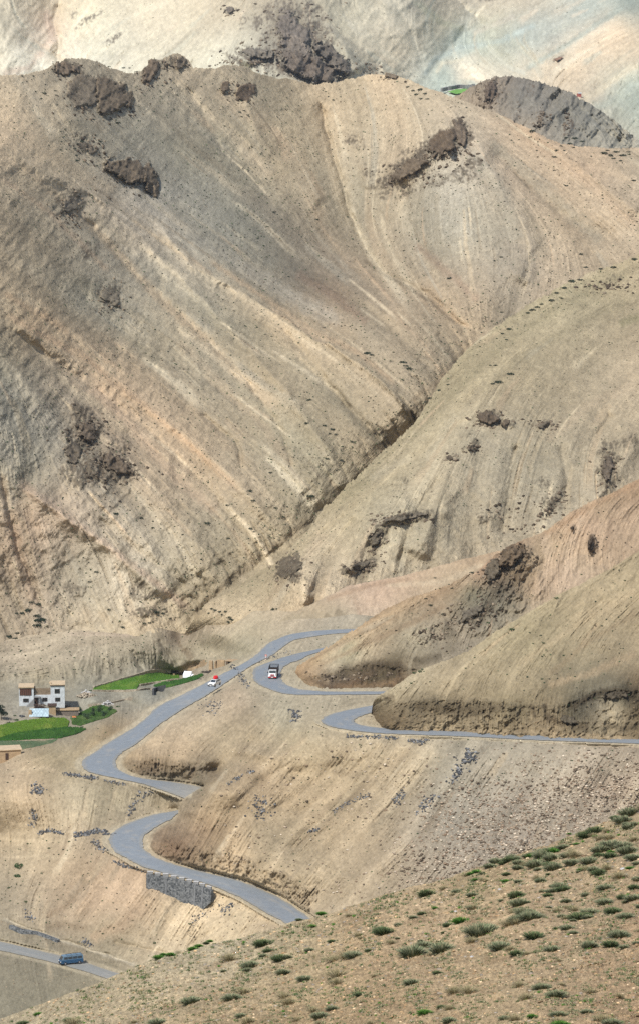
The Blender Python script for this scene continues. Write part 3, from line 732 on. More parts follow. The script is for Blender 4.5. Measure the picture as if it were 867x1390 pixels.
MR.colour([(867,360,165,148,115),(780,400,158,148,116),(700,440,158,146,114),(620,520,156,144,112),(560,590,156,144,112),(480,670,155,143,110),(400,750,165,150,120),(300,820,176,156,126),(350,830,178,158,128),(867,420,162,147,118),(820,500,166,150,125),(750,540,160,146,120),(650,600,160,152,134),(600,650,168,156,132),(560,720,158,150,130),(500,740,166,154,130),(430,720,165,150,122),(430,790,178,158,132),(400,820,172,150,124),(700,700,156,147,130),(760,660,150,142,126),(850,600,158,144,122),(640,740,160,148,128),(867,480,168,148,122),(720,620,152,145,128),(540,640,160,148,120),(330,800,160,145,115),(520,690,160,152,130),(670,540,160,146,118),(260,845,150,132,105),(800,580,158,144,122)])
for pts, w, c, a in [([(867,362),(760,415),(680,470),(600,545),(540,610),(450,690)], 6, (128,122,90), .3), ([(867,400),(780,440),(700,490),(640,540)], 5, (136,128,98), .3), ([(700,480),(650,520),(590,590),(520,650)], 5, (172,158,124), .45), ([(640,560),(560,620),(460,700),(380,765)], 4, (178,160,124), .4),
   ([(620,560),(600,590),(580,630)], 8, (170,162,140), .5), ([(600,620),(560,680),(530,740)], 7, (176,166,142), .45), ([(640,640),(620,700),(600,750)], 8, (164,158,142), .4), ([(520,700),(490,740),(470,790)], 9, (170,160,140), .4),
   ([(700,640),(690,700)], 9, (140,134,118), .4), ([(500,650),(560,620)], 6, (176,168,148), .4), ([(440,720),(400,790),(360,830)], 8, (182,158,132), .45), ([(867,520),(800,550),(740,600)], 8, (170,148,124), .4),
   ([(560,700),(530,712),(512,730),(505,770),(480,790)], 7, (110,98,78), .5),([(610,700),(560,705)], 5, (116,104,84), .5),([(820,610),(830,640),(822,665)], 10, (104,92,74), .5),([(760,670),(740,690)], 7, (120,110,94), .4),([(867,430),(840,440)],5,(120,120,80),.6),
   ([(250,850),(262,838),(280,828)], 5, (122,102,76), .5),([(867,590),(845,600)],8,(120,104,84),.4)]:
    MR.stroke(pts, w, c, a)
MR.fans(70, (260,360,900,830), [(198,180,150),(188,168,136),(140,128,106),(176,150,120),(160,156,142),(204,190,162)], (6,22), (3,11), .5, .8, 703)
MR.fans(70, (260,380,900,830), [(206,192,164),(132,118,98),(190,162,132)], (5,16), (1.5,3.5), .6, 1.0, 704)
MR.C *= np.array([1.09, 1.05, .98])
MR.C *= (1 + .09 * np.clip(MR.l2, -2, 2) + .085 * np.clip(MR.l1, -2.5, 2.5) + .05 * np.clip(MR.l3, -2, 2) + .10 * n1)[..., None]
unify(MR, 0.45, (170, 151, 120))
grain(MR, .075, 9)

ML = Layer('left_mountain', -85, 955, 55, 900, 1.25)
ML.depth([(-60,104,1250),(0,102,1280),(90,80,1370),(200,82,1450),(255,90,1480),(350,100,1530),(430,115,1570),(500,100,1570),(600,125,1500),(680,155,1450),(760,195,1410),(867,200,1400),(955,215,1390),
  (-85,200,1150),(0,200,1180),(0,430,1070),(0,600,1015),(0,750,990),(0,860,972),(-85,600,985),(-85,860,960),(100,870,974),(200,860,978),(250,850,990),
  (180,240,1300),(300,330,1285),(434,465,1180),(563,570,1100),(300,600,1080),(430,640,1055),(200,700,1022),(100,500,1090),(200,400,1190),(330,122,1500),(480,200,1500),(480,310,1400),(600,200,1395),(600,300,1330),(660,410,1240),(640,450,1205),(760,350,1290),(867,340,1290),(955,340,1290),(820,260,1350),(540,400,1250),(513,365,1320),(400,300,1370),(350,220,1430),
  (380,740,1020),(300,780,1000),(100,700,1010),(60,780,992),(560,590,1100),(500,640,1072),(867,450,1230),(700,560,1150),(500,760,1040),(800,700,1080),(400,860,980)], 40)
ML.flow([(0,200,1,.75),(0,400,1,.7),(100,300,1,.8),(200,420,1,.8),(300,500,1,.85),(150,560,.9,.8),(0,560,.4,1),(50,650,.2,1),(0,760,.3,1),(100,800,.4,1),(150,680,.7,.8),(260,680,.9,.9),(350,600,1,.9),(430,560,1,.8),(500,520,1,.85),(400,400,1,.6),(300,300,1,.7),(350,200,.7,.8),(430,170,.4,1),(450,270,.3,1),(500,380,.8,.8),(560,440,.8,.8),(520,200,-.1,1),(560,250,-.3,1),(620,250,.15,1),(600,370,.4,1),(700,380,-.3,1),(720,280,.7,.8),(820,250,1,.75),(860,300,.8,.6),(250,130,.7,.7),(640,160,.9,.7),(60,150,.6,.8),(200,800,.3,1),(100,850,.5,1)], 30, 80, 51)
n1 = fbm(ML.U, ML.V, 110, 5, 1); n2 = ridged(ML.U, ML.V, 40, 5, 2)
ML.Y += -5 * n1 - 2.0 * n2 - .8 * ML.l2 - .2 * ML.l1 - 1.5 * ML.l3
for pts, w, d in [
  ([(430,125),(450,200),(475,290),(500,345),(520,368),(583,400),(618,435),(648,452)], 5, 8), ([(430,125),(450,200),(475,290),(500,345),(520,368),(583,400),(618,435)], 24, 8),
  ([(205,290),(235,330),(260,360),(350,405),(434,462),(483,487),(533,530),(563,572)], 8, -8),
  ([(0,195),(60,235),(130,265),(200,330),(300,430),(380,520),(430,590),(470,640)], 11, -7), ([(0,425),(50,460),(125,500),(200,555),(250,590),(320,650),(380,720)], 10, -3.6),
  ([(0,440),(60,480),(140,535),(220,600),(290,670),(340,740)], 7, 3),([(100,280),(180,370),(260,440),(330,510)], 7, 5),([(250,300),(330,370),(420,440)], 7, 3),([(300,260),(400,330),(470,390),(560,450)], 8, -3),
  ([(0,640),(20,730),(35,775),(60,830)], 4, 3.2), ([(30,660),(65,685),(150,745),(230,815)], 9, -5), ([(130,700),(190,750),(260,800)], 6, 2),
  ([(270,560),(320,600),(330,640)], 4, 4), ([(330,510),(380,580),(400,640)], 4, 3),([(400,480),(460,540),(520,600)], 5, 5),([(380,440),(430,500),(480,560)], 5, 4),
  ([(600,150),(615,200),(560,230),(530,245)], 16, -12), ([(640,180),(680,260),(720,330),(700,390)], 16, -9), ([(660,200),(760,290),(840,330)], 14, 8),([(545,240),(560,320),(590,380)], 10, 7),
  ([(700,160),(780,220),(867,290)], 12, -8), ([(500,110),(490,180),(500,260)], 12, -5),([(330,125),(360,200),(440,280)], 14, -7),([(250,110),(300,200),(380,280)], 12, 6),
  ([(220,830),(240,800),(290,770),(340,750)], 5, 1.2), ([(160,830),(200,790)], 6, .8),([(75,110),(100,160),(170,220),(210,250)], 16, -10)]:
    ML.line(pts, w, d)
for pts, w, d in [([(300,385),(350,405),(434,462),(483,487),(533,530),(563,572)], 26, -7), ([(470,355),(513,372),(583,405),(620,440)], 12, 3)]:
    ML.step_line(pts, w, d)
# small side gullies cut into the foot of the slopes along the main stream
for k in range(70):
    t = rng.random(); gx = np.interp(t, [0, .3, .6, 1], [262, 380, 560, 648]); gy = np.interp(t, [0, .3, .6, 1], [835, 742, 578, 455])
    L_ = rng.uniform(12, 34); a_ = rng.uniform(-.3, .3)
    ML.line([(gx, gy), (gx - L_ * .35 + a_ * 8, gy - L_ * .8), (gx - L_ * .8, gy - L_ * 1.3)], rng.uniform(1.3, 2.6), rng.uniform(.7, 2.0), False)
ML.Y += -1.0 * ridged(ML.U + .9 * ML.V, (ML.V - ML.U) * .42, 30, 4, 202)
ML.colour([(20,130,182,162,132),(60,110,174,158,132),(0,200,182,156,124),(100,200,170,156,130),(250,130,164,152,130),(300,200,150,143,122),(400,200,165,148,118),(350,300,140,135,120),(250,290,158,155,144),(200,270,165,160,150),(400,380,135,122,105),(450,400,144,122,100),(300,350,156,150,134),(480,250,168,155,130),(550,150,178,156,126),(500,200,180,160,132),(620,150,176,156,130),(620,260,156,152,140),(560,270,152,145,128),(700,200,178,152,124),(800,230,182,152,122),(850,230,174,152,126),(660,300,152,146,130),(760,300,170,148,120),(700,350,150,140,125),(600,350,155,145,126),(600,400,165,142,114),(540,380,160,140,114),(480,400,142,124,102),(500,450,150,135,112),(560,500,155,140,116),(470,470,166,148,120),(400,440,166,148,120),(350,440,155,142,116),(300,500,148,138,116),(200,450,155,142,118),(100,400,150,141,122),(0,350,166,149,122),(50,440,172,147,114),(150,530,172,146,118),(60,560,150,142,128),(0,500,150,143,124),(0,600,155,150,136),(120,640,142,134,120),(30,650,156,146,126),(200,600,168,146,120),(260,660,165,145,118),(400,600,150,140,114),(350,650,155,139,114),(300,700,155,141,116),(60,700,180,152,128),(150,700,160,146,126),(100,780,165,150,128),(180,790,168,158,140),(0,750,166,142,118),(0,830,165,146,122),(60,830,172,152,130),(120,840,178,158,130),(200,840,170,152,124),(240,800,160,146,120),(350,720,150,138,112),(460,640,150,138,111),(540,600,150,136,112),(640,440,160,140,112),(250,220,150,145,128),(130,330,160,148,128)])
for pts, w, c, a in [
  ([(0,205),(60,250),(130,310),(210,400),(300,480),(380,560)], 7, (182,152,116), .5), ([(0,240),(70,290),(150,370)], 5, (178,140,108), .45), ([(0,422),(60,455),(125,492),(190,545),(260,605),(330,670)], 5, (182,146,110), .6), ([(0,395),(80,440),(170,510)], 4, (186,150,112), .5),
  ([(120,520),(180,580),(240,650),(300,700)], 8, (178,146,120), .45), ([(20,650),(60,680),(130,730),(210,790),(260,830)], 7, (188,152,128), .6), ([(0,640),(10,700),(30,770),(50,830)], 7, (170,138,112), .5), ([(60,690),(100,760)], 14, (176,150,126), .4),
  ([(190,255),(250,300),(330,360),(400,405),(470,440)], 10, (162,158,148), .55), ([(230,270),(300,330),(380,360)], 10, (132,130,118), .5), ([(320,250),(400,320),(470,370),(540,420)], 14, (132,122,108), .5), ([(400,370),(450,400),(500,440)], 6, (142,108,88), .5), ([(280,350),(350,398),(434,455),(490,480),(540,525)], 4, (184,152,116), .65),
  ([(290,372),(350,415),(420,465),(470,492)], 8, (186,170,142), .55),([(480,495),(530,540),(555,575)], 6, (180,162,136), .6), ([(240,460),(300,520),(360,580),(400,640)], 7, (172,146,116), .4), ([(330,430),(400,490),(470,560),(520,610)], 6, (138,130,108), .45),
  ([(440,150),(460,220),(480,300),(520,360)], 5, (180,165,138), .5), ([(470,180),(500,250)], 9, (184,164,136), .45), ([(500,110),(560,130),(620,160)], 9, (186,162,132), .4), ([(640,200),(680,260),(700,330)], 12, (148,146,134), .5), ([(620,230),(600,280),(640,320)], 16, (160,156,144), .45), ([(660,190),(740,260),(820,330)], 9, (140,136,120), .5), ([(690,165),(770,225),(867,310)], 7, (190,156,124), .5), ([(760,200),(867,250)], 6, (186,158,126), .45),
  ([(560,330),(620,380),(650,410)], 6, (152,112,92), .4), ([(545,390),(600,420),(640,445)], 5, (180,150,116), .6), ([(490,350),(520,372),(583,408),(618,440)], 2.5, (110,92,70), .6), ([(560,575),(563,540),(590,520),(640,460)], 4, (128,108,82), .5), ([(370,745),(440,690),(540,600)], 4, (126,108,84), .5), ([(260,840),(310,790),(380,735)], 5, (118,100,76), .5),
  ([(160,790),(190,800),(190,830)], 14, (182,172,152), .5), ([(110,830),(150,840)], 10, (188,160,128), .5), ([(0,590),(20,640),(10,700)], 8, (166,160,146), .4), ([(90,545),(130,600),(140,660)], 22, (112,100,84), .35), ([(60,200),(120,240),(160,260)], 8, (176,156,126), .4), ([(60,110),(120,160),(170,200)], 14, (158,146,124), .4),
  ([(100,130),(150,140)], 26, (150,138,118), .35),([(200,180),(300,230),(380,260)], 14, (140,136,118), .4),([(290,120),(400,200),(440,300)], 10, (176,150,118), .35),([(330,520),(300,450),(250,400)], 9, (142,136,116), .4),([(100,370),(160,440),(220,500)],9,(140,134,112),.4)]:
    ML.stroke(pts, w, c, a)
ML.line([(655,450),(560,580),(470,665),(380,744),(320,790),(262,840)], 9, 2.6, False)
ML.fans(150, (-20,80,870,800), [(198,180,150),(188,168,136),(140,128,106),(176,150,120),(160,156,142),(204,190,162)], (8,34), (3,13), .5, 1.0, 701)
ML.fans(120, (-20,100,870,820), [(206,190,160),(132,116,94),(186,154,122)], (6,24), (1.5,4), .6, 1.2, 702)
ML.C *= 1.10
ML.C *= (1 + .10 * np.clip(ML.l2, -2, 2) + .085 * np.clip(ML.l1, -2.5, 2.5) + .055 * np.clip(ML.l3, -2, 2) + .10 * n1)[..., None]
ML.C *= 1 + np.clip(ML.l3, -2, 2)[..., None] * np.array([.035, 0, -.03]) + .05 * fbm(ML.U, ML.V, 120, 3, 88)[..., None] * np.array([1, 0, -1])
unify(ML, 0.36, (174, 151, 119))
grain(ML, .075, 10)
ML_CREST = [(-85,104),(0,102),(35,100),(62,94),(75,86),(90,80),(110,78),(130,82),(150,92),(175,98),(192,94),(204,84),(222,78),(232,74),(245,72),(256,80),(262,90),(290,92),(320,86),(335,90),(350,100),(430,114),(470,108),(500,100),(540,102),(570,115),(600,125),(640,140),(680,156),(720,176),(760,195),(800,199),(867,200),(955,212)]
MR_CREST = [(955,302),(867,345),(820,362),(780,378),(740,400),(700,425),(650,458),(620,488),(600,512),(575,555),(560,578),(540,594),(520,612),(480,650),(440,690),(410,728),(380,760),(340,785),(300,805),(275,822),(262,840),(252,858),(215,880)]

# far hills
M_far = soil('far_scree', 2.0, .5, .12)
FS = Layer('dark_spur', 560, 955, 80, 260, 1.25)
FS.depth([(600,150,1900),(640,118,1910),(680,103,1920),(720,108,1900),(760,120,1880),(800,140,1860),(830,160,1850),(867,190,1840),(955,240,1820),(640,170,1840),(700,180,1790),(800,200,1780),(900,245,1770),(700,250,1700),(560,200,1850)], 20)
FS.flow([(680,130,.1,1),(760,150,.5,1),(640,130,-.4,1),(830,190,.5,1)], 14, 30, 61)
FS.Y += -16 * ridged(FS.U + .5 * FS.V, FS.V * .6, 34, 5, 2) - 1.2 * FS.l2 - .8 * FS.l1
FS.line([(680,110),(700,150),(720,190)], 8, 9); FS.line([(730,115),(770,160),(800,190)], 8, 8); FS.line([(780,140),(820,175),(850,200)], 5, 7)
FS.colour([(640,120,158,138,116),(680,110,140,126,112),(660,140,160,140,118),(700,140,138,130,120),(760,150,130,125,116),(720,170,150,138,124),(800,170,140,136,126),(840,185,165,158,142),(760,125,128,122,114),(867,200,170,165,150)])
FS.C *= .95 * (1 + .07 * np.clip(FS.l2, -2, 2))[..., None]
unify(FS, 0.2)
grain(FS, .09, 12)
FS_CREST = [(560,150),(605,134),(625,127),(640,116),(655,108),(680,103),(700,104),(720,109),(745,114),(760,120),(780,128),(800,141),(830,158),(850,176),(867,190),(955,236)]

FF = Layer('far_hills', -85, 955, -160, 240, 1.3)
FF.depth([(-85,-40,3300),(-85,60,2900),(0,-40,3100),(0,40,2850),(0,110,2650),(75,55,2950),(80,0,3150),(80,100,2800),(140,40,2850),(200,0,3000),(200,90,2600),(250,50,2650),(330,50,2520),(400,-30,2750),(390,40,2480),(400,100,2350),(480,95,2420),(500,60,2550),(500,0,2800),(540,-60,3050),(570,40,2850),(580,105,2650),(640,30,3150),(600,110,2650),(650,70,2950),(660,110,2600),(700,50,2800),(708,98,2600),(743,70,2650),(783,50,2700),(833,15,2800),(853,0,2850),(750,-40,3400),(640,-80,3700),(860,-100,3400),(955,-60,3200),(760,110,2500),(788,140,2380),(867,85,2450),(867,40,2600),(830,120,2420),(867,150,2330),(800,200,2250),(600,200,2300),(200,200,2300),(0,200,2400),(400,200,2200),(955,200,2200),(0,-160,3800),(300,-160,3600),(600,-160,4200),(955,-160,4000)], 25)
FF.flow([(20,30,.7,1),(60,80,1,.4),(150,60,-.8,.7),(250,50,-.7,.6),(330,70,-.3,1),(400,30,0,1),(480,40,.7,.8),(540,50,.5,1),(570,80,.7,.8),(620,30,-.3,1),(650,80,.6,.8),(700,70,.8,.6),(760,80,-.9,.6),(830,60,-.9,.6),(850,130,-.7,.6),(700,20,-.7,.6)], 22, 50, 71)
FF.Y += -14 * fbm(FF.U, FF.V, 90, 5, 1) - 24 * ridged(FF.U + .4 * FF.V, FF.V * .7, 60, 5, 2) - 2.2 * FF.l2 - 1.2 * FF.l1 - 3 * FF.l3
for pts, w, d in [([(80,0),(72,30),(80,60),(78,95)], 6, 26), ([(640,10),(650,30),(610,60),(575,105)], 7, 20), ([(700,98),(680,80),(660,60)], 6, 9), ([(708,100),(743,73),(783,53),(853,0)], 7, 10), ([(788,140),(867,88)], 7, 7), ([(430,-20),(450,40),(490,98)], 14, -26), ([(380,-20),(360,40),(330,90)], 12, -30), ([(520,-20),(560,50),(575,95)], 8, 20), ([(600,-20),(640,20)], 5, 20), ([(620,100),(660,75),(720,45),(800,10)], 12, -12)]:
    FF.line(pts, w, d)
FF.colour([(20,20,212,196,170),(0,80,220,208,184),(60,40,222,196,172),(110,30,222,208,180),(40,70,228,218,202),(200,30,218,202,175),(130,75,214,208,192),(250,60,216,204,180),(330,70,200,194,176),(300,20,208,190,162),(390,50,150,138,122),(430,90,160,148,130),(470,30,206,194,166),(560,20,204,192,170),(500,60,214,198,170),(540,80,216,198,170),(570,95,196,196,182),(600,40,200,193,172),(640,90,220,210,192),(600,110,176,192,186),(625,60,182,196,192),(650,70,192,198,188),(700,50,174,184,178),(740,40,182,188,182),(670,35,190,190,176),(760,90,222,196,166),(830,40,226,200,170),(867,60,214,190,160),(780,70,224,200,172),(850,120,166,178,170),(810,140,190,180,162),(867,180,168,170,156),(720,10,194,184,166),(640,10,188,178,160),(850,10,160,168,160),(800,20,186,190,182),(560,-40,200,186,164),(200,-60,212,198,172),(800,-60,200,190,172)])  # pale tones carry the sunlight on the far hills in the colour
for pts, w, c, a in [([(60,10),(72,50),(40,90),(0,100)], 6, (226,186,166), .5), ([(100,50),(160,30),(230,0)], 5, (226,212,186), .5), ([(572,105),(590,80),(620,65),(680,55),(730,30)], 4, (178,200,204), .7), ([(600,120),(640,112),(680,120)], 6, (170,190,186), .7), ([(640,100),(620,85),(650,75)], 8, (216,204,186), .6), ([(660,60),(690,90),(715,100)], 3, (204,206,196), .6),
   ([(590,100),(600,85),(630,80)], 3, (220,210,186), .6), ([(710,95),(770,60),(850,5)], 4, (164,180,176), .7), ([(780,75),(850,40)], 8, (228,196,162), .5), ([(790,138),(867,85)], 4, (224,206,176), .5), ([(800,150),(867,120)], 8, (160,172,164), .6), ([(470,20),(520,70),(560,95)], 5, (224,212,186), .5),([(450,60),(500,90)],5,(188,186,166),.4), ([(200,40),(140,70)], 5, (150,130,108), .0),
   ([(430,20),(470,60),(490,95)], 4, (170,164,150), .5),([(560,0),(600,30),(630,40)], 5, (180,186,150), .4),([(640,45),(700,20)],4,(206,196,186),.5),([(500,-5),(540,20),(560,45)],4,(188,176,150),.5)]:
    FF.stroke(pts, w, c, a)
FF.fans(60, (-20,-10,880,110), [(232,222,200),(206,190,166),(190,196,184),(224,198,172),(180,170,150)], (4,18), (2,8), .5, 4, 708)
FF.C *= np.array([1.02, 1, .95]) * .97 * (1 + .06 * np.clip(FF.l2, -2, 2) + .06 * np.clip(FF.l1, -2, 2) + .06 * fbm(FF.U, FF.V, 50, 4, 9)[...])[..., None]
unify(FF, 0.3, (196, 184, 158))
grain(FF, .07, 13)

# ================================================================== FOREGROUND HILLSIDE
M_fore = soil('foreground_soil', .16, .11, .4)
FG = Layer('near_slope', -85, 955, 1060, 1412, 1.0)
FG.depth([(-85,1390,215),(0,1385,210),(100,1345,200),(210,1302,195),(270,1287,195),(330,1273,195),(400,1252,196),(440,1243,197),(520,1215,198),(600,1195,198),(640,1180,199),(700,1160,200),(760,1140,201),(810,1120,202),(867,1097,203),(955,1062,204),
   (955,1300,138),(867,1300,142),(700,1300,148),(500,1300,165),(350,1300,183),(867,1200,168),(700,1230,170),(955,1410,110),(867,1410,112),(600,1410,124),(400,1410,140),(200,1410,158),(0,1410,180),(-85,1410,200),(200,1340,182)], 25)
FG.flow([(500,1280,-1,.3),(700,1250,-1,.4),(850,1150,-1,.5),(300,1350,-1,.3),(700,1380,-1,.3)], 15, 30, 81)
FG.Y += -.45 * fbm(FG.U + FG.V * .8, FG.V * 2.2, 20, 4, 92, .65)
FG.Y += -1.6 * fbm(FG.U, FG.V, 90, 5, 1) - .7 * ridged(FG.U * .7 + FG.V * .6, FG.V * 1.5, 26, 4, 2) - .22 * FG.l2 - .1 * FG.l1 - .25 * ridged(FG.U * .7, FG.V * 1.4, 7, 3, 4)
FG.colour([(500,1280,178,148,108),(700,1200,182,152,112),(800,1300,176,146,108),(867,1150,172,146,108),(600,1240,186,156,116),(400,1290,180,156,116),(300,1350,175,150,112),(700,1350,180,152,112),(867,1250,172,142,104),(650,1195,170,145,105),(300,1300,185,165,130),(560,1350,176,146,106),(780,1230,178,150,112)])
for k in range(46):
    a, b = rng.uniform(250, 900), rng.uniform(1110, 1400)
    FG.stroke([(a, b), (a - rng.uniform(20, 60), b + rng.uniform(4, 22))], rng.uniform(2, 7), [(196,168,126),(150,120,84),(160,140,104),(140,128,92)][k % 4], .5, seed=k)
FG.C *= 1.04 * (1 + .22 * fbm(FG.U * .8 + FG.V * .5, FG.V * 1.8, 24, 5, 93, .65))[..., None]
FG.C *= (1 + .06 * np.clip(FG.l2, -2, 2) + .04 * np.clip(FG.l1, -2, 2))[..., None]
grain(FG, .16, 14)
FG_CREST = [(-85,1392),(0,1384),(60,1362),(130,1336),(210,1301),(240,1292),(270,1286),(330,1273),(370,1262),(400,1251),(440,1243),(480,1229),(520,1215),(560,1204),(600,1195),(640,1180),(700,1161),(760,1141),(810,1120),(867,1097),(955,1060)]
# ================================================================== CRAGS baked into the mountains as rock relief
def crag_relief(L, specs, rock, amp, seed0=0):
    for n, (a, b, ru, rv_, ang, s) in enumerate(specs):
        m = max(ru, rv_) * 1.8
        i0 = max(0, int((b - m - L.v0) / L.step)); i1 = int((b + m - L.v0) / L.step)
        j0 = max(0, int((a - m - L.u0) / L.step)); j1 = int((a + m - L.u0) / L.step)
        sl = (slice(i0, i1), slice(j0, j1)); U, V = L.U[sl], L.V[sl]
        if U.size == 0: continue
        c, si = math.cos(math.radians(ang)), math.sin(math.radians(ang))
        x = ((U - a) * c + (V - b) * si) / ru; y = (-(U - a) * si + (V - b) * c) / rv_
        d = np.hypot(x, y) + .75 * fbm(U, V, max(8, ru * .8), 5, 40 + n + seed0)
        k = smooth(1.05, .55, d) * s
        r = ridged(U * c + V * si, (V * c - U * si) * .55, max(6, min(ru, rv_) * .5), 5, 60 + n + seed0)
        L.Y[sl] += -amp * k * (.4 + .9 * r)
        col = s2l(rock) * K_ALB
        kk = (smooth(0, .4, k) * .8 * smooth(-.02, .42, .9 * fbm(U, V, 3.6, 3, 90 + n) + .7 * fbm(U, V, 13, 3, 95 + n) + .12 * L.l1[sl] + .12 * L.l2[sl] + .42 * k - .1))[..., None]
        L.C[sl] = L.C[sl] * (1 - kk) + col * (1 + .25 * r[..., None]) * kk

crag_relief(ML, [(130,125,52,34,25,.85),(88,92,20,12,10,.8),(232,84,26,12,5,.6),(110,195,30,14,30,.45),(95,278,22,26,60,.65),(150,400,22,20,40,.45),(205,95,18,14,-20,.7),(108,578,26,34,10,1),(150,632,42,26,10,1),(110,640,30,30,0,.8),(165,600,16,12,0,.7),
   (594,198,44,20,-32,.95),(622,185,22,22,0,.8),(520,246,24,10,-10,.6),(545,235,34,16,-25,.8),(560,215,40,16,-28,.6),(620,175,12,18,0,.6),(635,230,14,26,60,.5),(480,190,18,16,0,.4),(500,230,22,12,20,.35),(540,260,30,12,-10,.35),(190,800,26,16,20,.35),(100,800,20,14,0,.3),(195,832,20,8,-10,.5),(120,340,14,20,60,.4),(600,245,30,10,-10,.3)], (90,78,64), 2.4)
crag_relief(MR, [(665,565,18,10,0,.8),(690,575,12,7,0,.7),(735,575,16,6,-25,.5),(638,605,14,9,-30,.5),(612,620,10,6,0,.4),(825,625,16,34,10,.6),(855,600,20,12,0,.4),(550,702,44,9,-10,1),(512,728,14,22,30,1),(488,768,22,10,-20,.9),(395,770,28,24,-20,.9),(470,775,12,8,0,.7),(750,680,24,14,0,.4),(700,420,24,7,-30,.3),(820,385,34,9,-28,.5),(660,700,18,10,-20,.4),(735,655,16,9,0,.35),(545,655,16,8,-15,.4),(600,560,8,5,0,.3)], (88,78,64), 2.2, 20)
crag_relief(FS, [(662,128,14,20,20,.8),(720,120,8,14,20,.5),(735,160,8,14,20,.5),(770,170,8,16,10,.6),(700,150,10,18,10,.4)], (96,78,62), 9, 40)
crag_relief(FF, [(395,35,56,46,60,.95),(430,60,50,34,50,.85),(350,78,60,18,8,.6),(340,30,22,12,-10,.6),(400,85,46,22,10,.9),(440,80,40,16,30,.9),(330,80,26,12,0,.5),(370,15,26,14,0,.7),(150,55,26,6,-35,.5),(115,30,16,6,-35,.5),(130,20,16,5,-35,.4),(370,72,18,10,-20,.4),(312,15,10,6,0,.5),(500,90,14,6,0,.4),(660,-10,30,12,0,.4),(758,78,10,4,-20,.5),(100,20,8,6,0,.3),(560,10,12,8,0,.2)], (100,88,76), 8, 60)

o = ML.mesh(ML_CREST, [(-85,884),(100,884),(200,872),(250,868),(300,850),(400,800),(520,660),(620,560),(700,500),(800,450),(955,400)], M_mtn, 'left_mountain', back=220, wig=2.0); tag(o, kind='structure')
o = MR.mesh(MR_CREST, [(246,870),(262,872),(300,874),(340,885),(380,900),(440,898),(955,898)], M_mtn, 'right_mountain', back=160, wig=3.4); tag(o, kind='structure')
o = FS.mesh(FS_CREST, 250, M_far, 'far_ridge', back=300, wig=2.4); tag(o, kind='structure')
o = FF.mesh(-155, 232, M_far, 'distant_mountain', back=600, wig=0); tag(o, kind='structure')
FG_OBJ = FG.mesh(FG_CREST, 1411, M_fore, 'foreground_slope', back=70, wig=1.2, backsl=.7); tag(FG_OBJ, kind='structure')

# wide base sheet so nothing hangs over a void
sh = mesh_obj('lower_ground', [(-9000, -3000, -120), (9000, -3000, -120), (9000, 14000, -120), (-9000, 14000, -120)], [(0, 1, 2, 3)], simple('far_plain', (.27, .22, .16), .95, noise=.2, nscale=.01))
tag(sh, kind='structure')
# ================================================================== CRAGS as rocks of their own
M_rock = soil('crag_rock', .6, .35, .35)
def crag(L, a, b, ru, rv_, ang, amp, label, rgb=(104, 86, 66), seed=0, group='dark crags on the mountainsides', st=1.15):
    m = max(ru, rv_) * 1.75
    u = np.arange(a - m, a + m, st); v = np.arange(b - m, b + m, st)
    U, V = np.meshgrid(u, v)
    c, si = math.cos(math.radians(ang)), math.sin(math.radians(ang))
    x = ((U - a) * c + (V - b) * si); y = (-(U - a) * si + (V - b) * c)
    d = np.hypot(x / ru, y / rv_) + .7 * fbm(U, V, max(6, min(ru, rv_) * .9), 5, 140 + seed, .66)
    k = smooth(1.0, .7, d); rgb = tuple(.72 * a_ + .28 * b_ for a_, b_ in zip(rgb, (84, 80, 74)))
    r = ridged(x * .8, y * .55, max(10, min(ru, rv_) * 1.1), 4, 160 + seed, .5)
    r2 = ridged(x + 40, y * .6, 9, 2, 170 + seed)
    Yb = L.at(L.Y, U, V)
    Yf = Yb + 1.0 * (1 - k) - amp * k * (.2 + .75 * np.clip(r + .25, 0, 2) + .25 * r2)
    Yk = Yb + 1.0 + amp * 1.2 * k
    strata = fbm(x * .4, y * 1.6, 9, 4, 180 + seed)
    col = s2l(rgb) * K_ALB * 1.25 * np.clip(1 + .5 * strata + .5 * fbm(U, V, 4, 3, 190 + seed) + .2 * r, .35, 2.2)[..., None]
    lc = tone(L.at(L.C, U, V)); col = tone(col)
    mixk = smooth(.05, .75, k - .12 + .7 * fbm(U, V, 6, 4, 200 + seed))[..., None]
    col = lc * (1 - mixk) + col * mixk
    keep = k > .02
    cell = keep[:-1, :-1] & keep[1:, :-1] & keep[:-1, 1:] & keep[1:, 1:]
    if not cell.any(): return None
    f1 = grid_faces(*U.shape, cell)
    f2 = f1[:, ::-1] + U.size
    P = np.concatenate([np.stack(world(U, V, Yf), -1).reshape(-1, 3), np.stack(world(U, V, Yk), -1).reshape(-1, 3)])
    C = np.concatenate([col.reshape(-1, 3)] * 2)
    F_ = np.concatenate([f1, f2]); used = np.unique(F_); mp = np.zeros(len(P), int); mp[used] = np.arange(len(used))
    P = P[used]; C = C[used]; F_ = mp[F_]
    base = P.mean(0); base[2] = P[:, 2].min()
    o = mesh_obj('rock_outcrop', P - base, F_, M_rock, col=C, loc=tuple(base), smooth_sh=False)
    return tag(o, label, 'rock outcrop', group)

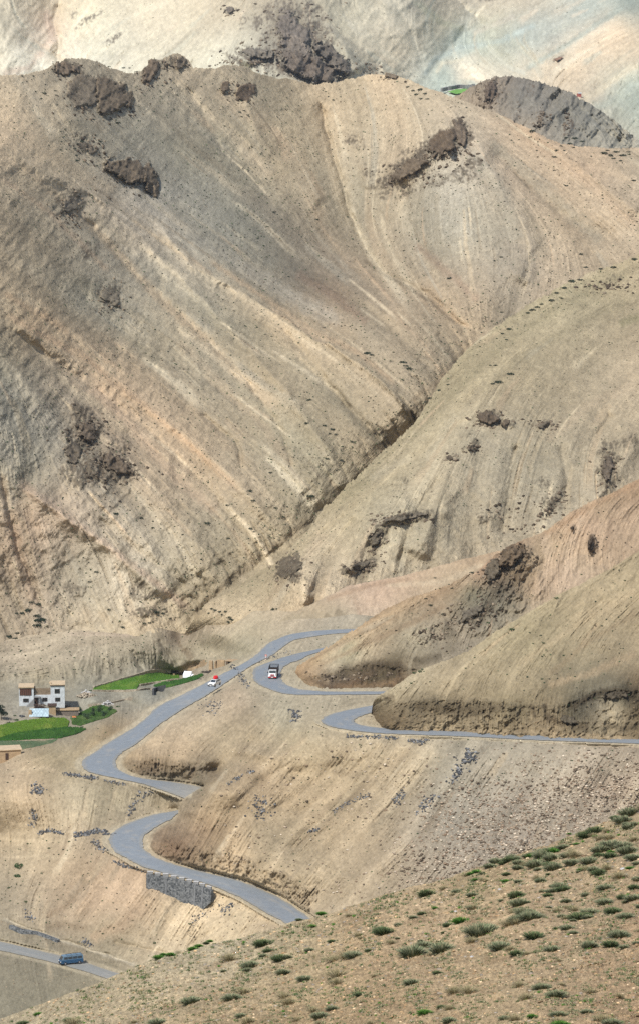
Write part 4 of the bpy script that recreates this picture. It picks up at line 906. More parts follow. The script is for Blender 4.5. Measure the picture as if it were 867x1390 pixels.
crag(ML, 174, 230, 36, 17, 18, 8, 'large dark brown crag jutting out of the upper left slope', seed=1)
crag(ML, 206, 246, 11, 26, -12, 8, 'steep dark rock wall dropping from the right end of the large brown crag', seed=2)
crag(ML, 154, 130, 30, 25, 30, 8, 'rugged brown crag below the rounded left summit', seed=3)
crag(ML, 114, 122, 24, 24, 30, 4, 'broken grey brown rock band left of the rugged summit crag', (126, 108, 86), seed=4)
crag(ML, 88, 92, 20, 10, 10, 4, 'brown rocks capping the left summit of the ridge', (120, 98, 76), seed=5)
crag(ML, 205, 95, 10, 20, 25, 5, 'narrow brown rock rib on the skyline right of the left summit', (116, 94, 72), seed=6)
crag(ML, 246, 84, 8, 10, 20, 5, 'small pointed rock on the notched skyline', (118, 100, 80), seed=7)
crag(ML, 333, 124, 16, 14, 0, 5, 'isolated round dark rock under the middle of the skyline', (92, 72, 54), seed=8)
crag(ML, 306, 117, 6, 11, 20, 4, 'thin brown rock just left of the round dark rock', (110, 88, 66), seed=9)
crag(ML, 600, 194, 27, 17, -42, 8, 'dark brown crag below the summit of the central peak', (94, 74, 54), seed=10)
crag(ML, 624, 178, 10, 23, -12, 6, 'tall thin rock at the right end of the central peak crag', (110, 90, 70), seed=11)
crag(ML, 556, 228, 34, 11, -32, 4.5, 'lower rock band trailing down left from the central crag', (108, 88, 66), seed=12)
crag(ML, 530, 102, 12, 4, 12, 3, 'low dark rocks on the crest of the central peak', (110, 92, 72), seed=13)
crag(ML, 232, 428, 10, 5, 30, 1.6, 'small brown rocks half way down the left slope', (120, 102, 82), seed=14) if 0 else None
crag(ML, 158, 630, 28, 12, 30, 3, 'dark broken rock on the lower left face', (98, 80, 62), seed=15)
crag(ML, 120, 585, 18, 12, 60, 2.5, 'dark rock patch above the lower left face rock', (102, 84, 66), seed=16)
crag(MR, 662, 566, 17, 10, 10, 4, 'dark knobbly rock high on the right hand mountain', (92, 74, 56), seed=17)
crag(MR, 686, 574, 7, 6, 0, 3, 'small dark rock just right of the knobbly rock', (96, 78, 58), seed=18)
crag(MR, 392, 768, 20, 15, -30, 3, 'dark rock patch low on the right hand mountain above the road', (94, 80, 62), seed=19)
crag(MR, 640, 607, 6, 4, -40, 2, 'pair of small rocks on the pale face', (92, 76, 60), seed=20)
crag(MR, 610, 621, 6, 4, 0, 2, 'tiny dark rock left on the pale face', (92, 76, 60), seed=21)
crag(MR, 824, 636, 9, 20, 12, 4, 'tall dark rock near the right edge above the red ridge', (98, 82, 66), seed=22)
crag(S2, 801, 738, 4, 12, 14, 2.0, 'upright dark stone on the reddish ridge', (74, 58, 44), seed=23)
crag(S2, 776, 717, 4, 3.5, 0, 1.4, 'small round boulder on the reddish ridge', (84, 66, 50), seed=24)
crag(S2, 694, 754, 26, 12, -30, 3, 'brown rock crown on top of the middle hill', (104, 82, 58), seed=25)
crag(FF, 420, 90, 46, 20, 22, 24, 'dark brown cliff at the foot of the far hill behind the ridge', (104, 88, 74), seed=26)
crag(FF, 398, 45, 40, 22, 62, 20, 'grey brown crag in the middle of the far hill', (118, 104, 92), seed=27)
crag(FF, 452, 78, 34, 13, 42, 22, 'dark rock ridge falling right from the far hill towards the crest', (100, 88, 76), seed=43)
crag(FF, 352, 72, 26, 8, 8, 14, 'low broken rock band on the left flank of the far hill', (116, 104, 90), seed=44)
crag(FF, 312, 12, 8, 5, 0, 10, 'small dark rock high on the far hill', (110, 96, 84), seed=28)
crag(FF, 757, 79, 8, 3, -20, 8, 'thin reddish rock on the pale far slope', (150, 108, 84), seed=29)
crag(FS, 665, 124, 9, 15, 10, 9, 'brown rock on the left shoulder of the dark far ridge', (100, 80, 64), seed=30)

crag(MR, 548, 702, 34, 5, -10, 2.2, 'dark ledge of rock arching over the pale face of the right mountain', (98, 86, 70), seed=31)
crag(MR, 511, 730, 7, 15, 28, 2.4, 'dark rock at the left end of the arching ledge', (92, 80, 64), seed=32)
crag(MR, 488, 768, 16, 6, -18, 2.0, 'low rock band below the arching ledge', (96, 84, 68), seed=33)
crag(ML, 100, 612, 12, 20, 10, 2.4, 'dark rock left of the broken lower left face rock', (98, 84, 68), seed=34)
crag(ML, 150, 402, 16, 12, 40, 2.0, 'faint rock patch in the middle of the left slope', (122, 108, 88), seed=35)
crag(ML, 96, 278, 10, 16, 60, 2.0, 'greyish rock patch below the large brown crag', (118, 104, 86), seed=36)
crag(ML, 118, 200, 14, 8, 30, 2.0, 'small brown rocks amid the ring of shrubs', (112, 96, 76), seed=37)
crag(MR, 738, 576, 12, 4, -25, 1.8, 'narrow rock streak right of the knobbly rock', (100, 86, 68), seed=38)
crag(S2, 668, 775, 12, 18, 20, 2.2, 'grey brown rock face under the crown of the middle hill', (96, 82, 64), seed=39)
crag(S2, 640, 832, 22, 8, -30, 1.8, 'weathered rock low on the middle hill', (104, 92, 76), seed=40)
crag(S1, 836, 944, 22, 6, -8, 1.5, 'dark curved rock band in the cut bank at the right edge', (82, 70, 54), seed=41)
crag(S1, 772, 978, 14, 7, 20, 1.4, 'dark rock in the cut bank below the shrubby hill', (84, 72, 54), seed=42)

# ================================================================== small plants and stones that nobody could count
ICO_V = np.array([(0, 0, 1), (.9, 0, .35), (.28, .86, .35), (-.73, .53, .35), (-.73, -.53, .35), (.28, -.86, .35), (.73, .53, -.35), (-.28, .86, -.35), (-.9, 0, -.35), (-.28, -.86, -.35), (.73, -.53, -.35), (0, 0, -.7)])
ICO_F = np.array([(0,1,2),(0,2,3),(0,3,4),(0,4,5),(0,5,1),(1,6,2),(2,7,3),(3,8,4),(4,9,5),(5,10,1),(6,7,2),(7,8,3),(8,9,4),(9,10,5),(10,6,1),(11,7,6),(11,8,7),(11,9,8),(11,10,9),(11,6,10)])
def blobs(name, P, size, squash, cols, mat, jit=.25, seed=0):
    r = np.random.default_rng(seed); n = len(P)
    V = ICO_V[None] * (1 + jit * r.standard_normal((n, 12, 1)))
    ang = r.random(n) * 6.28; ca, sa = np.cos(ang)[:, None], np.sin(ang)[:, None]
    el = 1 + .5 * r.random(n)[:, None]
    x = V[..., 0] * el; y = V[..., 1]
    V = np.stack([x * ca - y * sa, x * sa + y * ca, V[..., 2] * squash], -1) * size[:, None, None] + P[:, None]
    Fc = (ICO_F[None] + (np.arange(n) * 12)[:, None, None]).reshape(-1, 3)
    C = np.repeat(cols[:, None], 12, 1) * (1 + .15 * r.standard_normal((n, 12, 1)))
    return mesh_obj(name, V.reshape(-1, 3), Fc, mat, col=np.clip(C, .004, 1).reshape(-1, 3))

def vmat(name, rough=.9):
    m, nt, b = new_mat(name); b.inputs['Roughness'].default_value = rough
    at = nt.nodes.new('ShaderNodeAttribute'); at.attribute_name = 'Col'
    tc = nt.nodes.new('ShaderNodeTexCoord'); n = nt.nodes.new('ShaderNodeTexNoise'); n.inputs['Scale'].default_value = 9; n.inputs['Detail'].default_value = 3
    nt.links.new(tc.outputs['Object'], n.inputs['Vector'])
    mr = nt.nodes.new('ShaderNodeMapRange'); mr.inputs['To Min'].default_value = .7; mr.inputs['To Max'].default_value = 1.3
    nt.links.new(n.outputs['Fac'], mr.inputs['Value'])
    sc = nt.nodes.new('ShaderNodeVectorMath'); sc.operation = 'SCALE'
    nt.links.new(at.outputs['Color'], sc.inputs[0]); nt.links.new(mr.outputs[0], sc.inputs['Scale']); nt.links.new(sc.outputs[0], b.inputs['Base Color'])
    return m
M_plant = vmat('dry_plant'); M_stone = vmat('loose_stone')

def scatter(L, n, dens, vis, seed):
    r = np.random.default_rng(seed)
    u = r.uniform(-30, 900, n * 6); v = r.uniform(L.v0, L.v1, n * 6)
    ok = vis(u, v); u, v = u[ok], v[ok]
    d = dens(u, v); ok = r.random(len(u)) < d
    u, v = u[ok][:n], v[ok][:n]
    Y = L.at(L.Y, u, v)
    return u, v, np.stack(world(u, v, Y), -1)
GREEN = np.array([.05, .075, .035]); DARK = np.array([.022, .034, .02]); BROWN = np.array([.10, .075, .05])
def scrub(L, n, dens, vis, s0, s1, seed, name='scrub', label=None, mix=(.5, .3, .2)):
    u, v, P = scatter(L, n, dens, vis, seed)
    r = np.random.default_rng(seed + 1); m = len(P)
    c = np.array([GREEN, DARK, BROWN])[r.choice(3, m, p=mix)] * r.uniform(.7, 1.5, (m, 1))
    sc = L.at(L.Y, u, v) / F
    size = sc * (s0 + (s1 - s0) * r.random(m) ** 3)
    P[:, 2] += size * .3
    o = blobs(name, P, size, .75, c, M_plant, seed=seed)
    return tag(o, label, 'scrub', kind='stuff')
vML = lambda u, v: (v > interp(ML_CREST, u) + 3) & (v < interp([(-30,868),(76,856),(152,852),(228,845),(262,838),(955,300)], u)) & ((u < 255) | (v < interp(MR_CREST, u) - 2))
def dML(u, v):
    gd = dist_poly(u, v, [(262,835),(380,742),(560,578),(648,455)])[0]
    return .12 + .4 * smooth(-.1, .5, fbm(u, v, 60, 3, 301)) + .55 * smooth(90, 20, gd) * (.5 + fbm(u, v, 25, 2, 302)) + .3 * smooth(150, 0, np.hypot(u - 350, v - 270))
scrub(ML, 15000, dML, vML, .32, 1.25, 401, label='tiny dark cushion plants dotted over the left mountain')
vMR = lambda u, v: (v > interp(MR_CREST, u) + 2) & (v < interp([(215,850),(300,842),(433,812),(553,778),(668,748),(733,722),(783,688),(867,648),(955,604)], u))
dMR = lambda u, v: .1 + .5 * smooth(60, 5, v - interp(MR_CREST, u)) + .35 * smooth(0, .5, fbm(u, v, 50, 3, 303))
scrub(MR, 6500, dMR, vMR, .3, 1.1, 402, label='tiny plants dotted over the right mountain')
vS1 = lambda u, v: (u > 512) & (v > interp([(498,990),(508,950),(568,911),(633,886),(703,841),(753,811),(803,786),(867,749),(955,700)], u) + 2) & (v < 950)
scrub(S1, 1400, lambda u, v: .2 + .5 * smooth(0, .4, fbm(u, v, 50, 3, 305)), vS1, .35, 1.5, 403, label='sparse green tufts on the near hill')
vS2 = lambda u, v: (u > 410) & (v > interp([(396,920),(433,887),(533,821),(648,775),(693,741),(733,726),(783,691),(867,651),(955,606)], u) + 2) & (v < interp([(396,925),(508,925),(568,908),(633,883),(703,838),(753,808),(803,783),(867,746),(955,698)], u))
scrub(S2, 1500, lambda u, v: .3 + .4 * smooth(0, .4, fbm(u, v, 50, 3, 306)), vS2, .3, 1.3, 404, label='sparse tufts on the middle hill', mix=(.3, .3, .4))
vG = lambda u, v: (v > 850) & (v < 1310) & (G.at(M, u, v) < .02) & ~((G.at(Zg, u, v) < -193.5) & (v < 1010))
dG = lambda u, v: .12 + .35 * smooth(0, .4, fbm(u, v, 60, 3, 307)) + 1.0 * ((v < 930) & (u < 300)) + .25 * ((u < 130) & (v > 1130))
scrub(G, 3800, dG, vG, .35, 1.3, 405, label='sparse tufts over the valley slopes')
vFF = lambda u, v: (v > -5) & (v < np.where(u < 600, interp(ML_CREST, u), 200)) 
scrub(FF, 1600, lambda u, v: .1 + .5 * smooth(.05, .5, fbm(u, v, 40, 3, 309)), vFF, .3, .9, 406, label='specks of scrub on the distant hills')

def stones(L, n, dens, vis, s0, s1, cols, seed, label, sq=.6, pw=3):
    u, v, P = scatter(L, n, dens, vis, seed)
    r = np.random.default_rng(seed + 1); m = len(P)
    c = np.array([s2l(q) * K_ALB for q in cols])[r.integers(0, len(cols), m)] * r.uniform(.75, 1.3, (m, 1))
    size = L.at(L.Y, u, v) / F * (s0 + (s1 - s0) * r.random(m) ** pw)
    return tag(blobs('loose_stones', P, size, sq, c, M_stone, .22, seed), label, 'stones', kind='stuff')
vA = lambda u, v: (v > 1008) & (v < interp([(-30,1390),(210,1301),(400,1251),(600,1195),(760,1141),(867,1097),(955,1060)], u) + 4) & (G.at(M, u, v) < .02)
dA = lambda u, v: smooth(60, -30, dist_poly(u, v, [(610,1190),(640,1140),(740,1110),(860,1080)])[0] - 40 - 30 * fbm(u, v, 40, 3, 311)) * (u > 480) + .05 * (u > 300)
stones(G, 20000, dA, vA, .5, 2.6, [(184,168,146),(166,148,126),(112,98,82),(194,180,158),(132,112,92),(92,80,66),(150,132,110)], 411, 'pale rubble spread over the fill slope below the upper road')
stones(G, 4000, lambda u, v: .25 + .5 * smooth(0, .4, fbm(u, v, 40, 3, 312)), vA, .35, 1.3, [(150,132,108),(120,102,82),(180,160,130)], 412, 'scattered stones on the cut slopes around the road')
vb = lambda u, v: (u > 510) & (v > 950) & (v < 992)
stones(S1, 1200, lambda u, v: .3 + v * 0, vb, .5, 2.0, [(130,110,84),(100,84,62),(160,140,108)], 413, 'broken rock on the cut bank above the upper road')
for LL, n, f_, sd_ in ((ML, 5000, vML, 414), (MR, 3000, vMR, 415)):
    stones(LL, n, lambda u, v: .2 + .6 * smooth(0, .5, fbm(u, v, 70, 3, 313)), f_, .3, 1.2, [(120,106,88),(160,148,128),(100,86,70)], sd_, 'loose stones strewn over the ' + ('left' if LL is ML else 'right') + ' mountain')

DEB = {ML: [(172,240,30,16,90),(155,140,34,22,120),(112,125,26,22,80),(90,95,22,10,40),(205,100,14,18,50),(335,128,16,14,40),(308,118,10,12,30),(600,205,34,20,120),(556,235,36,12,90),(625,185,12,20,50),(535,104,20,6,40),(150,635,40,26,140),(115,590,28,30,120),(150,405,22,18,60),(95,285,18,22,60),(118,200,24,14,60),(232,86,26,10,50)],
       MR: [(665,570,22,12,80),(392,774,26,20,90),(640,608,12,8,30),(612,622,10,6,20),(825,640,14,28,80),(545,705,42,8,80),(511,735,12,20,60),(488,770,20,10,50),(738,577,18,7,40),(755,682,26,14,50),(820,388,34,8,60),(700,700,60,30,60)],
       S2: [(694,760,30,18,90),(668,790,20,26,90),(640,838,34,16,90),(590,865,34,14,60),(803,742,7,18,20),(480,920,60,8,80)],
       FF: [(400,60,52,46,200),(430,92,56,18,120),(340,78,44,14,90),(312,14,12,6,16),(500,92,16,6,20)], FS: [(665,130,12,22,60),(735,160,10,16,30),(770,170,8,18,30)]}
for L_, lst in DEB.items():
    u = []; v = []; r = np.random.default_rng(int(L_.v1))
    for a, b, su, sv, n in lst:
        n = n * 2; u += list(r.normal(a, su * .6, n)); v += list(r.normal(b, sv * .6, n))
    u = np.array(u); v = np.array(v)
    if L_ is ML: ok = vML(u, v)
    elif L_ is MR: ok = vMR(u, v)
    elif L_ is S2: ok = vS2(u, v)
    elif L_ is FF: ok = vFF(u, v)
    else: ok = v > interp(FS_CREST, u) + 2
    u, v = u[ok], v[ok]; P = np.stack(world(u, v, L_.at(L_.Y, u, v)), -1); m = len(u)
    c = np.array([s2l(q) * K_ALB for q in [(92,80,66),(72,62,50),(118,104,86),(140,126,106)]])[r.integers(0, 4, m)]
    size = L_.at(L_.Y, u, v) / F * (.5 + 2.6 * r.random(m) ** 2.5)
    tag(blobs('rock_debris', P, size, .8, c, M_stone, .28, 77), 'broken rock strewn round the crags of the ' + {ML: 'left mountain', MR: 'right mountain', S2: 'middle hill', FF: 'far hill', FS: 'dark far ridge'}[L_], 'stones', kind='stuff')
# ================================================================== dark shrubs one can tell apart
def leafy(n, seed, flat=.55, r0=1.0):
    """a dome of small leaf faces round a woody core"""
    r = np.random.default_rng(seed)
    th = r.random(n) * 6.283; ph = np.arccos(r.random(n)); rad = r0 * (.55 + .45 * r.random(n) ** .5) * (1 + .25 * np.sin(3 * th + seed) + .2 * np.cos(5 * th))
    c = np.stack([np.cos(th) * np.sin(ph) * rad, np.sin(th) * np.sin(ph) * rad, np.cos(ph) * rad * flat + .05], -1)
    a = r.standard_normal((n, 3)); a /= np.linalg.norm(a, axis=1)[:, None]
    b = np.cross(a, r.standard_normal((n, 3))); b /= np.linalg.norm(b, axis=1)[:, None]
    s = r.uniform(.10, .2, n)[:, None] * r0
    V = np.stack([c - a * s, c - b * s * .6, c + a * s, c + b * s * .6], 1).reshape(-1, 3)
    return V, np.arange(4 * n).reshape(-1, 4)
M_shr = simple('dark_shrub_leaves', (.022, .038, .022), .9, noise=.35, nscale=2)
M_shg = simple('green_shrub_leaves', (.045, .085, .03), .9, noise=.35, nscale=2)
M_twig = simple('twigs', (.07, .055, .04), .9)
def shrub_mesh(seed, mat):
    V, Fc = leafy(230, seed)
    me = mesh_obj('foliage', V, Fc, mat)
    return me
def stem_mesh(seed):
    b = MB(); r = random.Random(seed)
    for i in range(5):
        t = r.random() * 6.28; b.cyl((0, 0, -.3), (math.cos(t) * .5, math.sin(t) * .5, .35), .05, 5, .02)
    return b.build('stem', M_twig)
SHP = []
for s_ in range(5):
    f_ = shrub_mesh(20 + s_, M_shr); st_ = stem_mesh(s_)
    SHP.append((f_.data, st_.data)); bpy.data.objects.remove(f_); bpy.data.objects.remove(st_)
f_ = shrub_mesh(33, M_shg); SHG = f_.data; bpy.data.objects.remove(f_)
def shrub(L, u, v, w, label, group, name='shrub', green=False):
    p = L.pt(u, v); s = w * .5 * float(L.at(L.Y, u, v)) / F
    root = empty(name, (p.x, p.y, p.z - .05 * s), random.random() * 6.28)
    root.scale = (s * random.uniform(.9, 1.2), s * random.uniform(.8, 1.1), s * random.uniform(.8, 1.0))
    fm, sm = random.choice(SHP)
    for nm, me in (('foliage', SHG if green else fm), ('stem', sm)):
        c = bpy.data.objects.new(nm, me); COL.objects.link(c); c.parent = root
    tag(root, label, 'shrub', group)
SH = [
 (ML, 'dark shrub among the rocks of the rounded left summit', 'shrubs round the left summit', [(30,103,5),(36,110,4),(45,103,5),(48,124,4),(60,127,8),(55,134,4),(75,123,5),(76,129,4),(77,142,4),(28,128,3),(105,91,4),(125,106,5),(148,90,4),(168,92,5),(176,92,4),(185,97,4),(127,162,6),(159,167,9),(150,162,4)]),
 (ML, 'dark shrub in the group above the large brown crag', 'shrubs above the large brown crag', [(82,178,4),(88,175,5),(85,186,5),(83,192,4),(89,183,4),(66,197,4),(82,203,5),(84,208,4),(105,195,6),(110,192,7),(116,195,5),(101,202,6),(103,211,6),(104,218,7),(130,202,5),(131,225,5),(136,192,6),(112,205,5),(118,205,5),(163,205,4),(172,201,3),(129,183,5)]),
 (ML, 'dark shrub beneath the isolated round rock', 'shrubs beneath the round rock', [(325,152,5),(331,150,4),(336,156,5),(328,158,4),(309,107,3),(371,288,6),(430,298,5)]),
 (ML, 'dark shrub on the right shoulder of the central peak', 'shrubs on the central peak', [(553,118,6),(560,123,6),(565,128,7),(570,122,8),(577,127,7),(571,134,6),(580,134,5),(722,178,9),(718,186,4),(755,204,6),(752,213,6),(761,198,5),(765,204,5),(780,188,8),(768,187,6),(790,192,6),(773,195,7),(778,200,5),(728,204,4),(860,245,6),(752,231,4),(768,252,5)]),
 (ML, 'dark shrub high on the slope at the right edge', 'shrubs at the right edge of the ridge', [(820,208,9),(828,211,8),(836,206,7),(845,211,9),(832,215,6),(853,206,5),(842,218,5),(824,204,5)]),
 (ML, 'dark shrub on the slope between the two gullies', 'shrubs between the two gullies', [(498,480,10),(504,482,6),(546,492,9),(554,501,10),(551,497,6),(603,478,4),(597,442,4),(598,464,4),(610,378,7),(440,578,7),(450,583,8),(455,590,6),(447,589,5),(477,600,6),(485,483,4),(548,340,4),(670,354,5),(680,349,5),(788,345,6),(444,623,7),(463,625,6)]),
 (ML, 'dark shrub on the lower left mountain above the stream', 'shrubs above the stream', [(157,698,8),(192,704,7),(208,717,6),(281,711,8),(248,726,4),(339,667,8),(344,680,7),(309,686,5),(422,674,10),(374,690,6),(385,702,5),(340,718,6),(345,722,4),(131,777,6),(122,790,6),(149,828,6),(212,832,10),(221,833,7),(223,827,5),(231,840,5),(195,847,7),(203,846,5),(167,852,7),(310,731,5),(420,543,6),(416,575,7),(367,642,5),(385,695,4)]),
 (ML, 'large dark shrub on the fan at the foot of the left mountain', 'large shrubs at the foot of the left mountain', [(39,829,12),(43,818,8),(52,821,9),(50,837,9),(54,843,14),(57,841,9),(50,850,11),(30,833,7),(22,833,7),(12,865,9),(25,860,8),(21,867,7),(37,871,7),(43,870,4),(54,865,6),(67,860,5)]),
 (MR, 'dark shrub in the row along the crest of the right hand mountain', 'shrubs along the crest of the right hand mountain', [(860,352,8),(832,363,8),(815,365,6),(795,363,7),(775,382,9),(787,380,7),(765,391,8),(755,398,8),(762,405,6),(748,408,8),(735,413,6),(729,417,7),(722,421,8),(716,425,6),(690,447,7),(681,453,5),(687,461,5),(680,424,6),(672,496,5),(692,508,9),(676,519,10),(668,521,6),(665,496,4),(596,530,6),(583,541,7),(577,546,6),(608,522,5)]),
 (MR, 'dark shrub on the terrace where the right hand mountain meets the stream', 'shrubs on the terrace above the road', [(288,827,6),(293,829,7),(299,831,6),(307,831,7),(302,835,6),(312,839,9),(316,842,8),(311,845,7),(335,844,9),(331,843,6),(284,833,5),(340,829,4),(372,828,9),(376,827,5),(383,846,5),(390,841,6),(274,827,5),(262,829,6)]),
 (S1, 'small green shrub on the near hill above the upper road', 'green shrubs on the near hill', [(570,912,7),(562,914,6),(558,928,5),(573,909,5),(695,855,9),(662,846,6),(755,812,6),(737,873,4),(765,890,4),(735,922,4),(771,957,4),(790,925,3),(848,788,4)]),
 (S2, 'small dark shrub on the middle hill', 'shrubs on the middle hill', [(600,834,5),(613,799,5),(577,813,5),(640,778,6),(590,785,5),(645,790,4),(584,822,6)]),
 (G, 'small green shrub on the slopes below the road', 'green shrubs below the road', [(26,1177,14),(24,1190,9),(67,1152,5),(12,1206,5),(35,1225,6),(97,1232,4),(97,1228,3),(120,1186,3),(57,1186,4),(38,1146,4),(94,1143,4),(145,1206,4),(154,1226,3),(140,1268,4),(180,1250,3),(258,1255,5),(210,1281,6)]),
]
for L_, lab, grp, pts in SH:
    for a, b, ww in pts: shrub(L_, a, b, ww, lab, grp, green=(L_ in (S1, G)))
# ================================================================== BUILDINGS AND WALLS
M_white = simple('whitewash', (.50, .53, .54), .9, noise=.2, nscale=1.2, bump=.02)
M_adobe = simple('mud_brick', (.36, .26, .155), .95, noise=.2, nscale=1.5, bump=.05)
M_adobe_l = simple('mud_plaster', (.50, .385, .25), .95, noise=.15, nscale=1.2, bump=.05)
M_adobe_d = simple('dark_mud_plaster', (.20, .15, .10), .95, noise=.2, nscale=1.2, bump=.05)
M_wood = simple('dark_wood', (.06, .035, .025), .8, noise=.2, nscale=4)
M_red = simple('red_brown_panel', (.10, .045, .03), .8, noise=.15, nscale=3)
M_glass = simple('window_glass', (.02, .025, .03), .15, spec=.6)
M_grey = simple('grey_cement', (.22, .22, .21), .9, noise=.12, nscale=2)
M_tarp = simple('pale_tarpaulin', (.36, .46, .50), .6, noise=.2, nscale=1.0, bump=.06)
M_tent = simple('white_canvas', (.75, .78, .80), .8, noise=.06, nscale=2)
M_blue = simple('blue_plastic', (.04, .22, .45), .5, noise=.1)
M_orange = simple('orange_plastic', (.5, .18, .06), .6)

def stone_mat(name, c1, c2, scale):
    m, nt, b = new_mat(name); b.inputs['Roughness'].default_value = .9
    tc = nt.nodes.new('ShaderNodeTexCoord'); v = nt.nodes.new('ShaderNodeTexVoronoi'); v.inputs['Scale'].default_value = scale
    nt.links.new(tc.outputs['Object'], v.inputs['Vector'])
    v2 = nt.nodes.new('ShaderNodeTexVoronoi'); v2.feature = 'DISTANCE_TO_EDGE'; v2.inputs['Scale'].default_value = scale
    nt.links.new(tc.outputs['Object'], v2.inputs['Vector'])
    cr = nt.nodes.new('ShaderNodeMix'); cr.data_type = 'RGBA'; cr.inputs[6].default_value = (*c1, 1); cr.inputs[7].default_value = (*c2, 1)
    sx = nt.nodes.new('ShaderNodeSeparateColor'); nt.links.new(v.outputs['Color'], sx.inputs[0]); nt.links.new(sx.outputs[0], cr.inputs[0])
    nt.links.new(cr.outputs[2], b.inputs['Base Color'])
    bp = nt.nodes.new('ShaderNodeBump'); bp.inputs['Strength'].default_value = 1; bp.inputs['Distance'].default_value = .12
    mn = nt.nodes.new('ShaderNodeMath'); mn.operation = 'MINIMUM'; mn.inputs[1].default_value = .12
    nt.links.new(v2.outputs['Distance'], mn.inputs[0]); nt.links.new(mn.outputs[0], bp.inputs['Height']); nt.links.new(bp.outputs[0], b.inputs['Normal'])
    return m
M_masonry = stone_mat('grey_masonry', (.05, .055, .058), (.19, .195, .19), 3.2)
M_drystone = stone_mat('dry_stone', (.22, .18, .13), (.42, .36, .27), 2.0)
M_slate = simple('blue_grey_slate', (.062, .064, .066), .6, noise=.35, nscale=1.5, spec=.4)
M_slate2 = simple('light_slate', (.19, .19, .185), .7, noise=.3, nscale=1.5)

M_pil = simple('grey_pilaster', (.15, .155, .155), .9, noise=.25, nscale=2)
def scale_at(L, u, v): return float(L.at(L.Y, u, v)) / F
def window(parent, x0, x1, y, z0, z1, fr=.1, sill=False):
    f = MB().box(x0, x1, y - .07, y + .12, z0, z0 + fr).box(x0, x1, y - .07, y + .12, z1 - fr, z1)
    f.box(x0, x0 + fr, y - .07, y + .12, z0 + fr, z1 - fr).box(x1 - fr, x1, y - .07, y + .12, z0 + fr, z1 - fr)
    f.box((x0 + x1) / 2 - .04, (x0 + x1) / 2 + .04, y - .05, y + .1, z0 + fr, z1 - fr)
    w_ = empty('window', (0, 0, 0)); w_.parent = parent
    fo = f.build('frame', M_wood, w_)
    MB().box(x0 + fr, x1 - fr, y - .02, y + .08, z0 + fr, z1 - fr).build('pane', M_glass, w_)
    return w_

# --- two storey house
p = G.pt(57, 957); h = empty('house', (p.x, p.y, p.z), math.radians(4))
tag(h, 'white two storey flat roofed house with dark red upper openings and an outside stair', 'house')
k = .2235
X = lambda u: (u - 57) * k
ZT = 5.6
# left block
MB().box(X(26), X(34) , 0, 5, -1, 5.3).box(X(34), X(46), 1.5, 5, -1, 2.7).box(X(26) + .02, X(46) - .02, 1.9, 4.9, 2.7, 5.2).box(X(43.2), X(46), 0.0, 1.9, -1, 5.3).box(X(34), X(43.2), 0.05, 1.5, -1, 2.9).build('wall', M_white, h)
MB().box(X(46) + .003, X(69), .5, 5, -1, 2.9).build('wall', M_white, h)
MB().box(X(69) + .003, X(88), -.15, 5, -1, 5.9).build('wall', M_white, h)
MB().box(X(46) + .01, X(69) - .01, 1.0, 1.4, 2.903, 4.9).box(X(46) + .01, X(46) + .4, 1.4, 4.6, 2.903, 4.9).build('upper_wall', M_adobe_d, h)
for i in range(5):
    pass
MB().box(X(27.3), X(42.2), -.08, .02, 3.0, 5.0).build('panel', M_red, h)
fr = MB()
for i in range(6): 
    x = X(27.3) + i * (X(42.2) - X(27.3)) / 5; fr.box(x - .05, x + .05, -.16, -.083, 2.95, 5.05)
fr.box(X(27), X(42.5), -.17, -.085, 5.06, 5.2).build('frame', M_wood, h)
MB().box(X(25.4), X(46.4), -.35, 5.15, 5.303, 5.5).box(X(25.2), X(46.6), -.45, 5.25, 5.503, 5.72).build('roof', M_adobe_l, h)
MB().box(X(68.4), X(88.6), -.5, 5.15, 5.903, 6.12).build('cornice', M_wood, h)
MB().box(X(68.2), X(88.8), -.45, 5.25, 6.123, 6.42, .05).box(X(67), X(70), .5, 1.4, 6.423, 6.9).build('roof', M_adobe_l, h)
for (a, b, z0, z1, y) in [(31.5, 39, .9, 2.0, 0.0), (57.5, 64.5, .9, 2.1, .5), (75, 82, 1.0, 2.2, -.15), (74.5, 81.5, 3.5, 4.9, -.15)]:
    window(h, X(a), X(b), y, z0, z1, .13)
d_ = MB().box(X(47.2), X(51.8), .38, .52, -.2, 2.2).build('door', M_wood, h)
MB().box(X(51), X(51.3), .3, .378, .9, 1.1).build('handle', M_grey, d_)
st = MB()
for i in range(10):
    st.box(X(34) + i * .28, X(34) + (i + 1) * .28 - .002, -1.5, -.1, -1, -.6 + i * .28)
st.build('stair', M_grey, h)
MB().box(X(53.5), X(54.3), -.9, -.1, -.5, 2.3).box(X(46.5), X(55), -1.0, .3, 2.45, 2.6).build('porch', M_grey, h)

